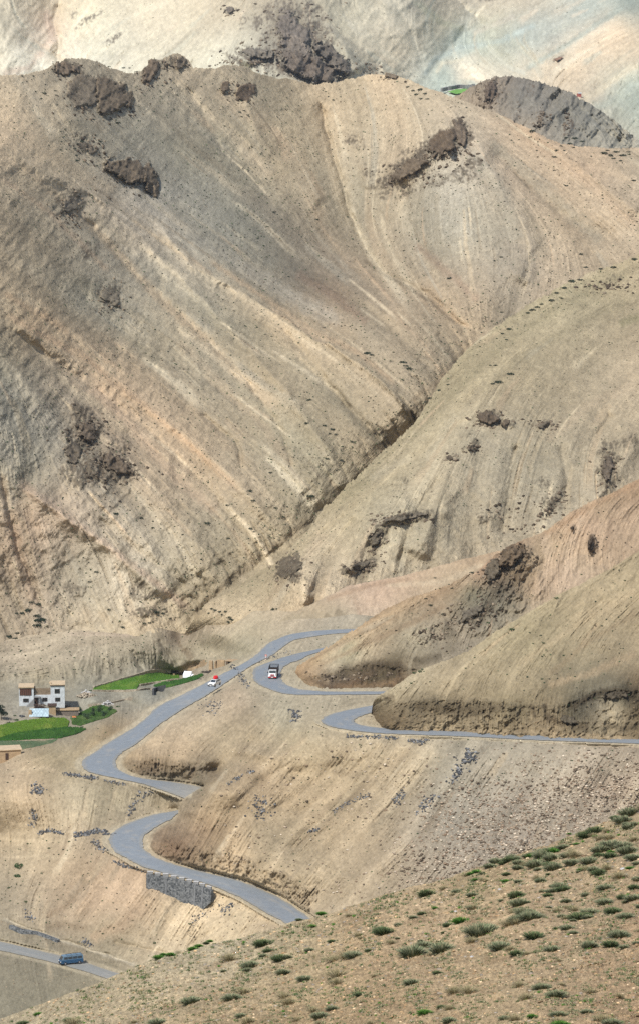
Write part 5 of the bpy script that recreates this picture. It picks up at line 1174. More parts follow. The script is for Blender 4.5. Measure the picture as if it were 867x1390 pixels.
def box_house(name, L, u, v, w, d, hh, mat, label, cat, rz=0, roofmat=None, door=None, win=None, sink=1.0, over=.25):
    p = L.pt(u, v); e = empty(name, (p.x, p.y, p.z), math.radians(rz)); tag(e, label, cat)
    MB().box(-w / 2, w / 2, 0, d, -sink, hh, .06, (.06, .06, .06, .06)).build('wall', mat, e)
    rm = roofmat or mat
    r_ = MB().box(-w / 2 - over, w / 2 + over, -over, d + over, hh + .003, hh + .25, .05)
    r_.build('roof', rm, e)
    if door: MB().box(door[0], door[1], -.08, .1, -.1, door[2]).build('door', M_wood, e)
    if win: window(e, win[0], win[1], 0.0, win[2], win[3])
    return e
box_house('mud_house', G, 13, 1031, 6.4, 5, 2.5, M_adobe, 'low mud brick hut with a dark doorway at the left edge above the road', 'hut', 12, M_adobe_l, (-1.1, -.3, 1.7))
box_house('shed', G, 71, 970, 2.3, 3, 2.5, M_adobe_d if 0 else M_adobe, 'small brown mud shed beside the pale tarpaulin shelter', 'shed', 5, M_wood, None, None)
box_house('outbuilding', G, 92, 972.5, 6.6, 3, 1.8, simple('brown_stone', (.17, .14, .115), .95, noise=.25, nscale=2, bump=.05), 'long low brown stone outbuilding in front of the white house', 'outbuilding', 4, M_adobe, None)
# firewood on the shed roofs
for (u, v, w_, lab) in [(54, 962, 2.9, 'dark firewood stacked behind the pale tarpaulin shelter'), (71.5, 959, 2.4, 'dark firewood stacked behind the small mud shed'), (87, 964, 3.2, 'dark brushwood stacked behind the long outbuilding')]:
    p = G.pt(u, v); b = MB(); r = random.Random(int(u))
    for i in range(60):
        x = r.uniform(-w_ / 2, w_ / 2); z = 1.2 * r.random() ** 1.3; y = r.uniform(-.5, .5)
        b.cyl((x - .5, y, z + .1), (x + .5, y + r.uniform(-.2, .2), z + r.uniform(0, .3)), .07, 5)
    o = b.build('firewood_stack', M_wood, None, (p.x, p.y, p.z)); tag(o, lab, 'firewood')
# tarpaulin shelter
p = G.pt(53, 974.5); e = empty('shelter', (p.x, p.y, p.z), math.radians(3)); tag(e, 'shelter roofed with a pale blue white tarpaulin in front of the house', 'shelter')
nx, ny = 24, 14; V_ = []; r = random.Random(2)
for j in range(ny + 1):
    for i in range(nx + 1):
        x = -2.9 + 5.8 * i / nx; t = j / ny
        V_.append((x, -.2 + 2.6 * t, .35 + 2.0 * t ** .8 + .10 * math.sin(i * 1.7) * math.sin(j * .9) + r.uniform(-.04, .04)))
Vf = V_ + [(x, y + .03, z - .06) for x, y, z in V_]
ff = []; n1_ = nx + 1; N_ = len(V_)
for j in range(ny):
    for i in range(nx):
        q = (j * n1_ + i, j * n1_ + i + 1, (j + 1) * n1_ + i + 1, (j + 1) * n1_ + i); ff.append(q); ff.append(tuple(a + N_ for a in q[::-1]))
mesh_obj('tarpaulin', Vf, ff, M_tarp, e)
for x in (-2.7, 2.7):
    for y, z in ((0, .6), (2.3, 2.2)): MB().cyl((x, y, -.5), (x, y, z - .15), .07, 6).build('post', M_wood, e)
MB().box(-2.75, 2.75, 2.2, 2.38, -.5, 2.1).build('wall', M_adobe_d, e)
p = G.pt(41, 972); o = MB().box(-.6, .6, -.3, .3, -.3, 1.9, .1, (.2, .1, 0, 0)).build('wall_stub', M_adobe, None, tuple(p)); tag(o, 'short reddish mud wall stub left of the tarpaulin shelter', 'wall')
# blue boat shaped bundle
p = G.pt(100, 976); e = empty('bundle', tuple(p), math.radians(15)); tag(e, 'bright blue and orange bundle on the grass right of the outbuilding', 'bundle')
MB().box(-.95, .95, -.5, .5, -.1, .45, .15, (.2, .2, .1, .1)).build('tarpaulin', M_blue, e)
MB().box(-.5, .9, -.35, .6, .452, .8, .12, (.1, .2, .1, .1)).build('cloth', M_orange, e)

def heap(name, L, u, v, rx, ry, hz, mat, label, cat, n=60, seed=0, size=.4):
    p = L.pt(u, v); r = random.Random(seed); b = MB()
    for i in range(n):
        t = r.random() * 6.28; q = r.random() ** .6
        x, y = math.cos(t) * rx * q, math.sin(t) * ry * q; z = hz * (1 - q) * r.random()
        s = size * r.uniform(.5, 1.3)
        v_ = [((a * s * r.uniform(.8, 1.2)) + x, bb * s * r.uniform(.8, 1.2) + y, c * s * .7 + z) for a, bb, c in ICO_V]
        b.add(v_, [tuple(f) for f in ICO_F])
    o = b.build(name, mat, None, tuple(p)); return tag(o, label, cat)
M_pale = simple('pale_rubble', (.45, .44, .42), .9, noise=.3)
heap('stone_heap', G, 118, 945, 3.0, 2.2, 1.5, M_drystone, 'ruined stone pen on the grey yard right of the white house', 'stone heap', 90, 3, .45)
heap('stone_heap', G, 117, 941, 1.6, 1.2, 1.2, M_pale, 'pale stones heaped on the ruined pen', 'stone heap', 50, 4, .3)
heap('rubbish_heap', G, 146, 957, 2.0, 1.5, 1.6, M_pale, 'heap of white sacks and rubble left of the road above the scrub', 'heap', 50, 5, .32)
heap('boulder_heap', G, 29, 973, .9, .7, .7, M_slate, 'dark boulders on the edge of the lower field', 'boulders', 12, 6, .4)
# white tent
p = G.pt(257, 919.5); e = empty('tent', tuple(p), math.radians(-20)); tag(e, 'white canvas tent beside the green field left of the road', 'tent')
b = MB(); b.prof([(-1.3, 0), (1.3, 0), (1.25, .9), (0, 1.9), (-1.25, .9)], -1.6, .9); b.build('canvas', M_tent, e)
b = MB(); b.prof([(-.9, 0), (.9, 0), (.8, .6), (0, 1.1), (-.8, .6)], .92, 2.4); b.build('annex', M_tent, e)
MB().box(-1.66, -1.6, -.35, .35, 0, 1.3).build('flap', M_grey, e)

# ruins by the road
p = G.pt(291, 908); e = empty('ruin', tuple(p), math.radians(-14)); tag(e, 'roofless mud brick ruin with a slab over its right end beside the upper road', 'ruin')
s_ = .225
MB().box(-2.0, -.6, 0, 1.2, -1.5, 2.9, .15, (.1, .1, .1, .1)).build('pillar', M_adobe, e)
MB().box(.4, 3.4, 1.0, 1.6, -1, 3.2, .15, (.3, .05, 0, 0)).box(-.2, .4, .6, 4.0, -1, 2.6, .1, (.1, .1, 0, .6)).build('wall', M_adobe, e)
MB().box(3.405, 6.4, 3.0, 3.6, -1, 2.4, .1).build('rear_wall', M_adobe_d, e)
MB().box(3.6, 8.4, .6, 4.0, 2.9, 3.1, .05).build('roof', M_adobe, e)
MB().cyl((4.0, .8, -1), (4.0, .8, 2.9), .12, 6).build('post', M_wood, e); MB().cyl((7.8, .8, -1), (7.8, .8, 2.9), .12, 6).build('post', M_wood, e)
MB().cyl((3.5, .7, 2.82), (8.3, .7, 2.82), .08, 6).build('beam', M_wood, e)
e.scale = (.85, .85, .78)
heap('earth_heap', G, 285, 913, 2.4, 1.2, .8, simple('dark_earth', (.05, .04, .03), .95, noise=.3), 'dark heap of earth and rubbish in front of the mud ruin', 'earth heap', 40, 9, .4)

def wall_line(L, pts, hh, th, mat, name, label, cat, n=14, sink=.8, rough=.12, base=None):
    P = catmull([list(q) + [0] for q in pts], n)[:, :2]; r = random.Random(len(pts) * 7 + int(pts[0][0]))
    W = [base(u, v) if base else L.pt(u, v) for u, v in P]
    b = MB(); V_ = []; N_ = len(W)
    for i, q in enumerate(W):
        t = (W[min(i + 1, N_ - 1)] - W[max(i - 1, 0)]); t.z = 0; t.normalize(); nrm = Vector((-t.y, t.x, 0))
        top = hh * (1 + r.uniform(-rough, rough))
        a = q - nrm * th / 2; c = q + nrm * th / 2
        V_ += [(a.x, a.y, a.z - sink), (a.x, a.y, a.z + top), (c.x, c.y, c.z + top), (c.x, c.y, c.z - sink)]
    f = [(0, 1, 2, 3), tuple(4 * (N_ - 1) + i for i in (3, 2, 1, 0))]
    for i in range(N_ - 1):
        for k in range(4): f.append((4 * i + k, 4 * (i + 1) + k, 4 * (i + 1) + (k + 1) % 4, 4 * i + (k + 1) % 4))
    o = mesh_obj(name, V_, f, mat); return tag(o, label, cat)
wall_line(G, [(127,935),(150,928),(180,919.5),(205,912.5),(232,910)], .7, .6, M_drystone, 'field_wall', 'dry stone wall along the top of the large green field', 'stone wall')
wall_line(G, [(125,938.5),(150,938.8),(180,938.5),(200,936),(209,937.5)], .45, .7, M_drystone, 'field_wall', 'low stone wall along the bottom of the large green field', 'stone wall')
wall_line(G, [(190,931),(200,929.5),(225,925.5),(250,922)], .5, .5, M_drystone, 'field_wall', 'low earth wall between the large field and the narrow green strip', 'stone wall')
wall_line(G, [(208,944),(208.5,940),(214,938),(224,935.5)], 1.2, .6, M_slate, 'stone_bank', 'dark stone bank at the end of the field wall near the road', 'stone bank')
wall_line(G, [(236,918),(250,913),(268,907),(280,902)], .8, .7, M_adobe, 'mud_wall', 'crumbling mud wall leading from the tent to the ruin', 'mud wall')
wall_line(G, [(244,910),(262,904),(278,899)], .7, .7, M_adobe, 'mud_wall', 'mud wall behind the first on the way up to the ruin', 'mud wall')
wall_line(G, [(120,958),(150,955),(180,948)], .4, .5, M_drystone, 'field_wall', 'broken low stone line crossing the grey yard', 'stone wall')

# stone retaining wall under the lower bend
def ret_wall(pts_top, hs, mat, name, label, ro=None, pil=(), blocks=True, lean=.12):
    """pts_top: image points of the top edge with heights (rel. camera) ; hs: wall heights in metres"""
    W = []
    for (u, v, z) in pts_top:
        q = onplane(np.array([u]), np.array([v]), np.array([z]))[0]; W.append(Vector((q[0], q[1], q[2] + CAMZ)))
    e = empty(name, tuple(W[0])); base = W[0].copy(); tag(e, label, 'retaining wall')
    n = len(W); V_ = []; 
    for i, q in enumerate(W):
        t = W[min(i + 1, n - 1)] - W[max(i - 1, 0)]; t.z = 0; t.normalize(); nr = Vector((t.y, -t.x, 0))
        if nr.y > 0: nr = -nr
        q = q - base
        f1 = q + nr * .45; b1 = q - nr * .3; f0 = f1 + nr * lean * hs[i]
        V_ += [(f0.x, f0.y, q.z - hs[i]), (f1.x, f1.y, q.z), (b1.x, b1.y, q.z), (b1.x, b1.y, q.z - hs[i])]
    f = [(0, 1, 2, 3), tuple(4 * (n - 1) + i for i in (3, 2, 1, 0))]
    for i in range(n - 1):
        for k in range(4): f.append((4 * i + k, 4 * (i + 1) + k, 4 * (i + 1) + (k + 1) % 4, 4 * i + (k + 1) % 4))
    mesh_obj('masonry', V_, f, mat, e)
    for i in pil:
        a = Vector(V_[4 * i]); b_ = Vector(V_[4 * i + 1]); nr = Vector((0, -1, 0))
        t = (W[min(i + 1, n - 1)] - W[max(i - 1, 0)]); t.z = 0; t.normalize()
        A = [a - t * .22 + nr * .12, a + t * .22 + nr * .12, b_ + t * .22 + nr * .12, b_ - t * .22 + nr * .12]; B_ = [q - nr * .3 for q in A]
        mesh_obj('pilaster', [tuple(q) for q in A + B_], [(0, 1, 2, 3), (7, 6, 5, 4), (0, 4, 5, 1), (1, 5, 6, 2), (2, 6, 7, 3), (3, 7, 4, 0)], M_pil, e)
    return e, W, base
tp = [(199,1186,-179.2),(212,1188.6,-179.6),(226,1191,-179.95),(240,1193.6,-180.3),(254,1197,-180.7),(266,1200.5,-181.1),(277,1204,-181.45),(289,1209,-181.85)]
ret, W, base = ret_wall(tp, [4.3,4.5,4.8,5.0,5.2,5.4,5.3,2.6], M_masonry, 'retaining_wall', 'tall grey stone retaining wall holding up the lower bend of the road', pil=(2, 5, 6))
for i in range(9):
    t = (i + .5) / 9 * (len(W) - 1); a = int(t); q = W[a].lerp(W[a + 1], t - a) - base
    tt = (W[a + 1] - W[a]); ang = math.atan2(tt.y, tt.x); hb = .55 if i != 2 else .7
    o = MB().box(-.62, .62, -.22, .22, 0.003, hb, .04).build('parapet_block', M_grey, ret, tuple(q)); o.rotation_euler.z = ang
    c_ = MB().box(-.66, .66, -.26, .26, hb + .003, hb + .1, .02).build('cap', M_pale, o)
ret2, _, _ = ret_wall([(14,1256,-192.1),(30,1262,-192.5),(50,1265,-192.9),(64,1270,-193.1),(80,1276,-193.4)], [2.2, 3.2, 3.2, 2.8, 1.4], M_masonry, 'retaining_wall', 'lower grey stone retaining wall beneath the narrow track at the left edge')

# slate slabs tipped over the road edge
def slate(L, pts, n, s0, s1, label, light=.3, spread=4, seed=0):
    P = np.array(pts, float); r = random.Random(seed + 500); va, vb_ = MB(), MB()
    o0 = L.pt(*pts[0])
    seg = np.r_[0, np.cumsum(np.hypot(*(P[1:] - P[:-1]).T))]
    for i in range(n):
        t = r.random() * seg[-1]; u = np.interp(t, seg, P[:, 0]) + r.gauss(0, spread); v = np.interp(t, seg, P[:, 1]) + r.gauss(0, spread * .55)
        q = L.pt(u, v) - o0; k = L.pt(u, v).y / F; s = k * r.uniform(s0, s1)
        ax = Vector((r.gauss(0, .5), r.gauss(-.35, .5), 1)).normalized(); a = ax.orthogonal().normalized(); a.rotate(__import__('mathutils').Quaternion(ax, r.random() * 6.28)); b = ax.cross(a)
        w1, w2, th = s * r.uniform(.7, 1.3), s * r.uniform(.4, .8), s * r.uniform(.1, .22)
        c = q + Vector((0, 0, th + .12 * s * r.random()))
        pent = [(-1, -.8), (.3, -1), (1, -.2), (.7, .9), (-.7, 1)]
        V_ = [c + a * x * w1 / 2 + b * y * w2 / 2 + ax * z * th for z in (-1, 1) for x, y in pent]
        f = [(4, 3, 2, 1, 0), (5, 6, 7, 8, 9)] + [(k_, (k_ + 1) % 5, 5 + (k_ + 1) % 5, 5 + k_) for k_ in range(5)]
        va.add(V_, f)
    o = va.build('slate_pile', M_slate, None, tuple(o0)); o.data.materials.append(M_slate2)
    o.data.polygons.foreach_set('material_index', np.repeat((np.random.default_rng(seed).random(n) < light).astype(np.int32), 7)); o.data.update()
    tag(o, label, 'slate heap', 'heaps of slate slabs along the road edges', kind='stuff')
for i, (pts, n, s0, s1, sp2, lab) in enumerate([
 ([(85,1050),(100,1053),(118,1056),(132,1058)], 70, 2.5, 6, 2, 'dark slate slabs strewn along the shoulder under the left bend of the upper road'),
 ([(142,1060),(155,1063),(170,1065)], 40, 2, 5, 1.6, 'short row of slate just right of the left bend shoulder'),
 ([(48,1068),(55,1072),(50,1080)], 40, 3, 7, 4, 'slate slabs high on the left cut slope'),
 ([(45,1100),(47,1112),(42,1122)], 34, 3, 6, 2.6, 'narrow slate spill half way down the left slope'),
 ([(52,1133),(68,1128),(86,1133)], 60, 2.5, 6, 2.2, 'slate row on the bench left of the lower bend'),
 ([(103,1136),(118,1132),(135,1128),(150,1134)], 90, 3, 7, 2.8, 'large blue grey slate row reaching the lower bend'),
 ([(128,1142),(136,1152),(142,1156)], 40, 3, 6, 2.6, 'slate slabs on the outer side of the lower bend'),
 ([(155,1170),(170,1177),(185,1180),(196,1184)], 60, 2.5, 5.5, 1.8, 'slate slabs leading up to the tall retaining wall'),
 ([(190,1075),(182,1095),(176,1108)], 36, 2.5, 6, 2.6, 'slate trickle between the two road levels'),
 ([(208,1072),(196,1084)], 20, 2, 5, 2.2, 'small slate spill under the dusty end of the upper road'),
 ([(400,965),(404,972),(401,980)], 40, 3, 8, 3, 'slate heap on the bare bench left of the upper bend'),
 ([(316,905),(322,912),(330,922),(336,932)], 70, 2, 5.5, 2.5, 'dark slate edge of the bank between the car and the truck'),
 ([(275,957),(290,962),(300,950),(286,970)], 46, 2, 5, 5, 'slate scattered down the bank below the car'),
 ([(472,1000),(500,1001),(530,1002),(540,1003)], 70, 2.5, 5.5, 1.8, 'slate row under the bend of the highest road'),
 ([(555,1006),(572,1008),(580,1004)], 50, 2.5, 6, 2.4, 'slate cluster right of the row under the highest road'),
 ([(640,1020),(632,1035),(640,1025)], 50, 3, 8, 5, 'large blue slabs right of centre on the rubble slope'),
 ([(622,1040),(620,1050),(615,1062)], 40, 3, 7, 4, 'slabs below the large blue slabs on the rubble slope'),
 ([(588,1080),(580,1090),(570,1104)], 40, 3, 7, 3.5, 'slate cluster in the middle of the fill slope'),
 ([(548,1072),(540,1090),(538,1082)], 36, 2.5, 6, 3.5, 'slate slabs left of the middle cluster'),
 ([(450,1104),(470,1092),(490,1083),(505,1078)], 56, 2.5, 5.5, 2, 'slanting slate streak on the left part of the fill slope'),
 ([(345,1095),(355,1085),(360,1100),(345,1112)], 56, 2.5, 6.5, 6, 'slate scatter on the slope right of the hidden hairpin'),
 ([(310,1066),(330,1052),(345,1046)], 26, 2.5, 6, 2.4, 'slate streak high on the slope right of the hairpin'),
 ([(420,1130),(432,1126)], 16, 3, 7, 1.6, 'single slanting slate streak above the cut bank'),
 ([(298,1228),(305,1240),(315,1228)], 30, 2.5, 6, 3, 'slate slabs just right of the tall retaining wall'),
 ([(275,1240),(262,1255),(290,1230)], 26, 2, 5, 3, 'slate below the right end of the retaining wall'),
 ([(36,1238),(42,1250),(38,1244)], 24, 2, 5, 3, 'small slate patch above the narrow track'),
 ([(112,1277),(122,1282),(120,1286)], 30, 2, 5, 3, 'slate patch beside the narrow track above the blue van'),
 ([(388,864),(380,889),(392,885),(372,893)], 30, 1.5, 3.5, 3, 'dark stones along the edge between the two upper bends'),
 ([(350,900),(362,895),(375,890)], 30, 1.5, 3.5, 1.2, 'dark stones lining the road edge beside the signpost')]):
    slate(G, pts, int(n * 1.7), s0 * .5, s1 * .62, lab, .3, sp2 * 1.15, i)

# crops
def field(name, poly, rgb, rgb2, label, hgt=.4, seed=0, kind='stuff'):
    P = np.array(poly, float); st_ = .55
    u = np.arange(P[:, 0].min() - 1, P[:, 0].max() + 1, st_); v = np.arange(P[:, 1].min() - 1, P[:, 1].max() + 1, st_ * .6)
    U, V = np.meshgrid(u, v); Uw = U + 1.0 * fbm(U, V, 8, 3, 5 + seed); Vw = V + .6 * fbm(U, V, 8, 3, 6 + seed)
    ins = inside(Uw, Vw, poly)
    Z = np.stack(world(U, V, G.at(G.Y, U, V)), -1)
    b_ = blur(ins.astype(float), 2, 1)
    r = np.random.default_rng(seed)
    Z[..., 2] += -.15 + hgt * smooth(.45, .9, b_) * (1 + .35 * r.standard_normal(U.shape)) + .1
    c = .8 * s2l(rgb) * (1 + .25 * r.standard_normal(U.shape))[..., None]; t = smooth(-.1, .5, fbm(U, V * 2.5, 22, 4, 9 + seed))[..., None]
    c = np.clip(c * (1 - t) + s2l(rgb2) * .8 * t * (1 + .2 * r.standard_normal(U.shape))[..., None], .004, 1) * K_ALB
    cell = ins[:-1, :-1] & ins[1:, :-1] & ins[:-1, 1:] & ins[1:, 1:]
    o = mesh_obj(name, Z.reshape(-1, 3), grid_faces(*U.shape, cell), M_plant, col=c.reshape(-1, 3))
    return tag(o, label, 'grass', kind=kind)
field('crop', [(-40,1004),(-40,990),(0,985),(30,979),(62,975),(88,975),(95,980),(92,989),(60,992),(20,997),(0,1004)], (98,130,42), (128,146,60), 'bright green crop in the field below the house', .35, 1)
field('crop', [(-40,1006),(0,1003),(20,996),(60,991),(92,988),(119,990),(105,997),(82,1003),(45,1004),(20,1006)], (56,98,34), (74,114,42), 'darker green crop along the lower edge of the field below the house', .45, 2)
field('crop', [(126,937.5),(128,932.5),(150,927.5),(180,920),(205,914.5),(232,913.5),(243,916),(244,921),(225,926),(190,930.5),(186,935.5),(160,937.5)], (84,124,44), (112,140,58), 'bright green crop in the large field at the foot of the bluff', .35, 3)
field('crop', [(207,932),(215,928.5),(240,924),(262,919),(274,915),(278,917),(268,923),(246,929.5),(228,934),(216,935)], (54,100,36), (88,124,46), 'narrow green strip of crop between the large field and the road', .4, 4)
field('weeds', [(-20,1012),(0,1006),(30,1006),(60,1006),(80,1003),(72,1009),(50,1014),(30,1018),(10,1014)], (98,118,84), (128,132,98), 'grey green weeds between the field and the mud hut', .2, 5)
field('weeds', [(95,975),(110,968),(125,960),(140,958),(160,966),(148,974),(128,980),(110,986),(98,984)], (70,100,44), (100,120,66), 'rough green weeds around the end of the outbuilding', .4, 6)
field('weeds', [(110,940),(120,936),(132,938),(128,942),(112,946)], (80,105,50), (110,122,80), 'weeds beside the ruined stone pen', .2, 7) if 0 else None

def bush_tree(L, u, v, hgt, rad, label, name='tree', seed=0, mat=None):
    p = L.pt(u, v); e = empty(name, (p.x, p.y, p.z)); r = np.random.default_rng(seed)
    Vs, Fs = [], []; n = 0
    for c in range(9):
        a = r.random() * 6.28; q = rad * .6 * r.random() ** .5
        V_, F_ = leafy(150, seed * 11 + c, .9, rad * r.uniform(.35, .6)); V_ = V_ + np.array([math.cos(a) * q, math.sin(a) * q, hgt * r.uniform(.15, .72)])
        Vs.append(V_); Fs.append(F_ + n); n += len(V_)
    mesh_obj('crown', np.concatenate(Vs), np.concatenate(Fs), mat or M_shr, e)
    b = MB().cyl((0, 0, -.4), (0, 0, hgt * .4), .14, 7, .08)
    for c in range(4): a = c * 1.57 + .3; b.cyl((0, 0, hgt * .3), (math.cos(a) * rad * .5, math.sin(a) * rad * .5, hgt * .62), .07, 5, .03)
    b.build('trunk', M_twig, e)
    return tag(e, label, 'tree')
bush_tree(G, 2, 978, 5.6, 2.3, 'large dark tree cut by the left edge in front of the house', seed=1)
bush_tree(G, -9, 968, 5.0, 2.5, 'dark tree behind the large one at the left edge', seed=2)
M_wil = simple('willow_leaves', (.05, .085, .04), .9, noise=.3, nscale=2)
for i, (u, v, h_, r_, lab) in enumerate([(127,973,3.2,1.3,'leafy young willow left of the road beyond the outbuilding'), (135,968,3.4,1.1,'tallest willow in the green scrub'), (118,978,2.2,1.4,'low willow nearest the darker crop'), (142,974,2.2,1.2,'small willow right of the tallest one'), (108,966,1.8,.9,'small willow behind the outbuilding'), (150,966,1.6,1.0,'small willow nearest the upper road')]):
    bush_tree(G, u, v, h_, r_, lab, 'willow', 20 + i, M_wil)
for i, (u, v, w_) in enumerate([(22,978,7),(12,982,7),(20,972,5),(104,984,6),(112,988,6),(100,966,5),(160,960,6),(128,945,4),(124,938,5),(0,990,7)]):
    shrub(G, u, v, w_, 'low green shrub around the edges of the fields', 'shrubs around the fields', green=True)

# far away
p = FF.pt(786, 131); e = empty('far_house', tuple(p)); tag(e, 'tiny red walled house on the pale far slope', 'house')
k = 2380 / F
MB().box(-3.2 * k, 2.6 * k, 0, 5 * k, -3, 4.6 * k).build('wall', simple('red_wall', (.28, .09, .07), .9, noise=.1), e)
MB().box(-1.5 * k, 3 * k, -.5, 5.2 * k, 4.6 * k + .01, 6.2 * k).build('roof', M_white, e)
P_ = [(606,124.5),(618,121),(632,120.2),(640,122),(634,125.5),(618,128)]
def far_patch():
    u = np.arange(600, 645, .6); v = np.arange(118, 131, .5); U, V = np.meshgrid(u, v); ins = inside(U, V, P_)
    Z = np.stack(world(U, V, FF.at(FF.Y, U, V) - 8), -1); Z[..., 2] += .5
    cell = ins[:-1, :-1] & ins[1:, :-1] & ins[:-1, 1:] & ins[1:, 1:]
    c = np.broadcast_to(s2l((120, 170, 84)) * .8, Z.shape)
    o = mesh_obj('far_field', Z.reshape(-1, 3), grid_faces(*U.shape, cell), M_plant, col=c.reshape(-1, 3)); tag(o, 'tiny bright green field in the pale far valley', 'field', kind='stuff')
far_patch()
def ffp(u, v): q = FF.pt(u, v); return q + Vector((0, -10, 1))
wall_line(FF, [(598,124),(610,121.5),(622,119.5),(632,120),(642,118.5)], 2.2, 2, M_slate2, 'far_wall', 'thin grey wall behind the tiny green far field', 'wall', base=ffp)
# ================================================================== VEHICLES
M_tyre = simple('rubber', (.02, .02, .02), .8); M_rim = simple('steel_rim', (.35, .35, .36), .4, .6)
M_wp = simple('white_paint', (.78, .78, .76), .35, spec=.5); M_dark = simple('dark_trim', (.025, .025, .028), .6)
M_glz = simple('vehicle_glass', (.03, .04, .05), .08, spec=.8); M_redp = simple('red_paint', (.42, .02, .025), .45, spec=.4)
M_chr = simple('chrome', (.6, .6, .6), .25, .9); M_lamp = simple('lamp_glass', (.7, .7, .66), .1, spec=.8); M_tail = simple('tail_lamp', (.4, .02, .02), .3)
def wheel(parent, x, y, r, w):
    e = empty('wheel', (x, y, r)); e.parent = parent
    s = -1 if x < 0 else 1
    MB().cyl((-w / 2, 0, 0), (w / 2, 0, 0), r, 18).build('tyre', M_tyre, e)
    MB().cyl((s * w / 2 - s * .03, 0, 0), (s * w / 2 + s * .02, 0, 0), r * .58, 12, r * .45).build('rim', M_rim, e)

# lorry: front towards -Y
def truck(u, v, rz):
    p = onplane(np.array([u]), np.array([v]), np.array([-156.45]))[0]
    e = empty('truck', (p[0], p[1], p[2] + CAMZ + .05), rz); tag(e, 'white lorry with red grille and tall framed load bed on the hairpin bend', 'truck')
    MB().box(-.45, .45, -3.2, 4.0, .62, .88).build('chassis', M_dark, e)
    c = MB().box(-1.15, 1.15, -2.35, -.75, .9, 2.55, .1, (.06, .06, .12, 0)); c.box(-1.0, 1.0, -3.25, -2.36, .85, 1.62, .12, (.04, .04, .12, 0)); c.build('cab', M_wp, e)
    MB().prof([(-2.42, 1.68), (-2.37, 1.68), (-2.27, 2.4), (-2.32, 2.4)], -.95, .95).build('windscreen', M_glz, e)
    for s in (-1, 1):
        MB().box(min(s * 1.10, s * 1.17), max(s * 1.10, s * 1.17), -2.0, -1.1, 1.7, 2.35).build('side_window', M_glz, e)
        MB().cyl((s * .72, -3.30, 1.12), (s * .72, -3.22, 1.12), .13, 12).build('headlight', M_lamp, e)
        f = MB().box(min(s * .7, s * 1.2), max(s * .7, s * 1.2), -3.3, -2.3, .78, 1.0, .1); f.build('fender', M_wp, e)
        m = MB().box(min(s * 1.25, s * 1.45), max(s * 1.25, s * 1.45), -2.5, -2.43, 1.6, 2.1).cyl((s * 1.1, -2.4, 2.0), (s * 1.3, -2.46, 1.95), .02, 5); m.build('mirror', M_dark, e)
    g = MB().box(-.52, .52, -3.31, -3.262, .95, 1.5, .03); g.build('grille', M_redp, e)
    b = MB()
    for i in range(5): b.box(-.5, .5, -3.34, -3.315, 1.0 + i * .1, 1.03 + i * .1)
    b.build('grille_bars', M_chr, e)
    MB().box(-1.18, 1.18, -3.5, -3.36, .5, .75, .04).build('bumper', M_redp, e)
    MB().box(-.3, .3, -3.53, -3.503, .55, .7).build('number_plate', M_wp, e)
    fr = MB()
    for x in (-1.25, 1.25):
        for y in (-.6, .7, 2.0, 3.2, 4.2): fr.box(x - .05, x + .05, y - .05, y + .05, 1.2, 3.0)
        fr.box(x - .05, x + .05, -.65, 4.25, 2.95, 3.05).box(x - .04, x + .04, -.65, 4.25, 2.1, 2.18)
    fr.box(-1.3, 1.3, -.66, -.56, 2.9, 3.08).box(-1.3, 1.3, 4.15, 4.25, 2.95, 3.05)
    for y in (.7, 2.0, 3.2): fr.box(-1.25, 1.25, y - .03, y + .03, 3.0, 3.06)
    for x in (-1.3, 1.22): fr.box(x, x + .08, -2.3, -.6, 2.75, 2.83)
    fr.box(-1.3, 1.3, -2.36, -2.28, 2.72, 2.86); fr.build('load_frame', M_dark, e)
    MB().box(-1.22, 1.22, -.6, 4.2, .95, 1.15).box(-1.24, -1.16, -.6, 4.2, 1.15, 2.0).box(1.16, 1.24, -.6, 4.2, 1.15, 2.0).box(-1.16, 1.16, -.6, -.52, 1.15, 2.6).box(-1.16, 1.16, 4.12, 4.2, 1.15, 2.0).build('load_bed', M_redp if 0 else M_wood, e)
    for y in (-2.6, 2.4, 3.3):
        for s in (-1, 1): wheel(e, s * .98, y, .5, .32)
truck(371, 919.5, math.radians(-4)); bpy.data.objects['truck'].scale = (.88, .88, .88)

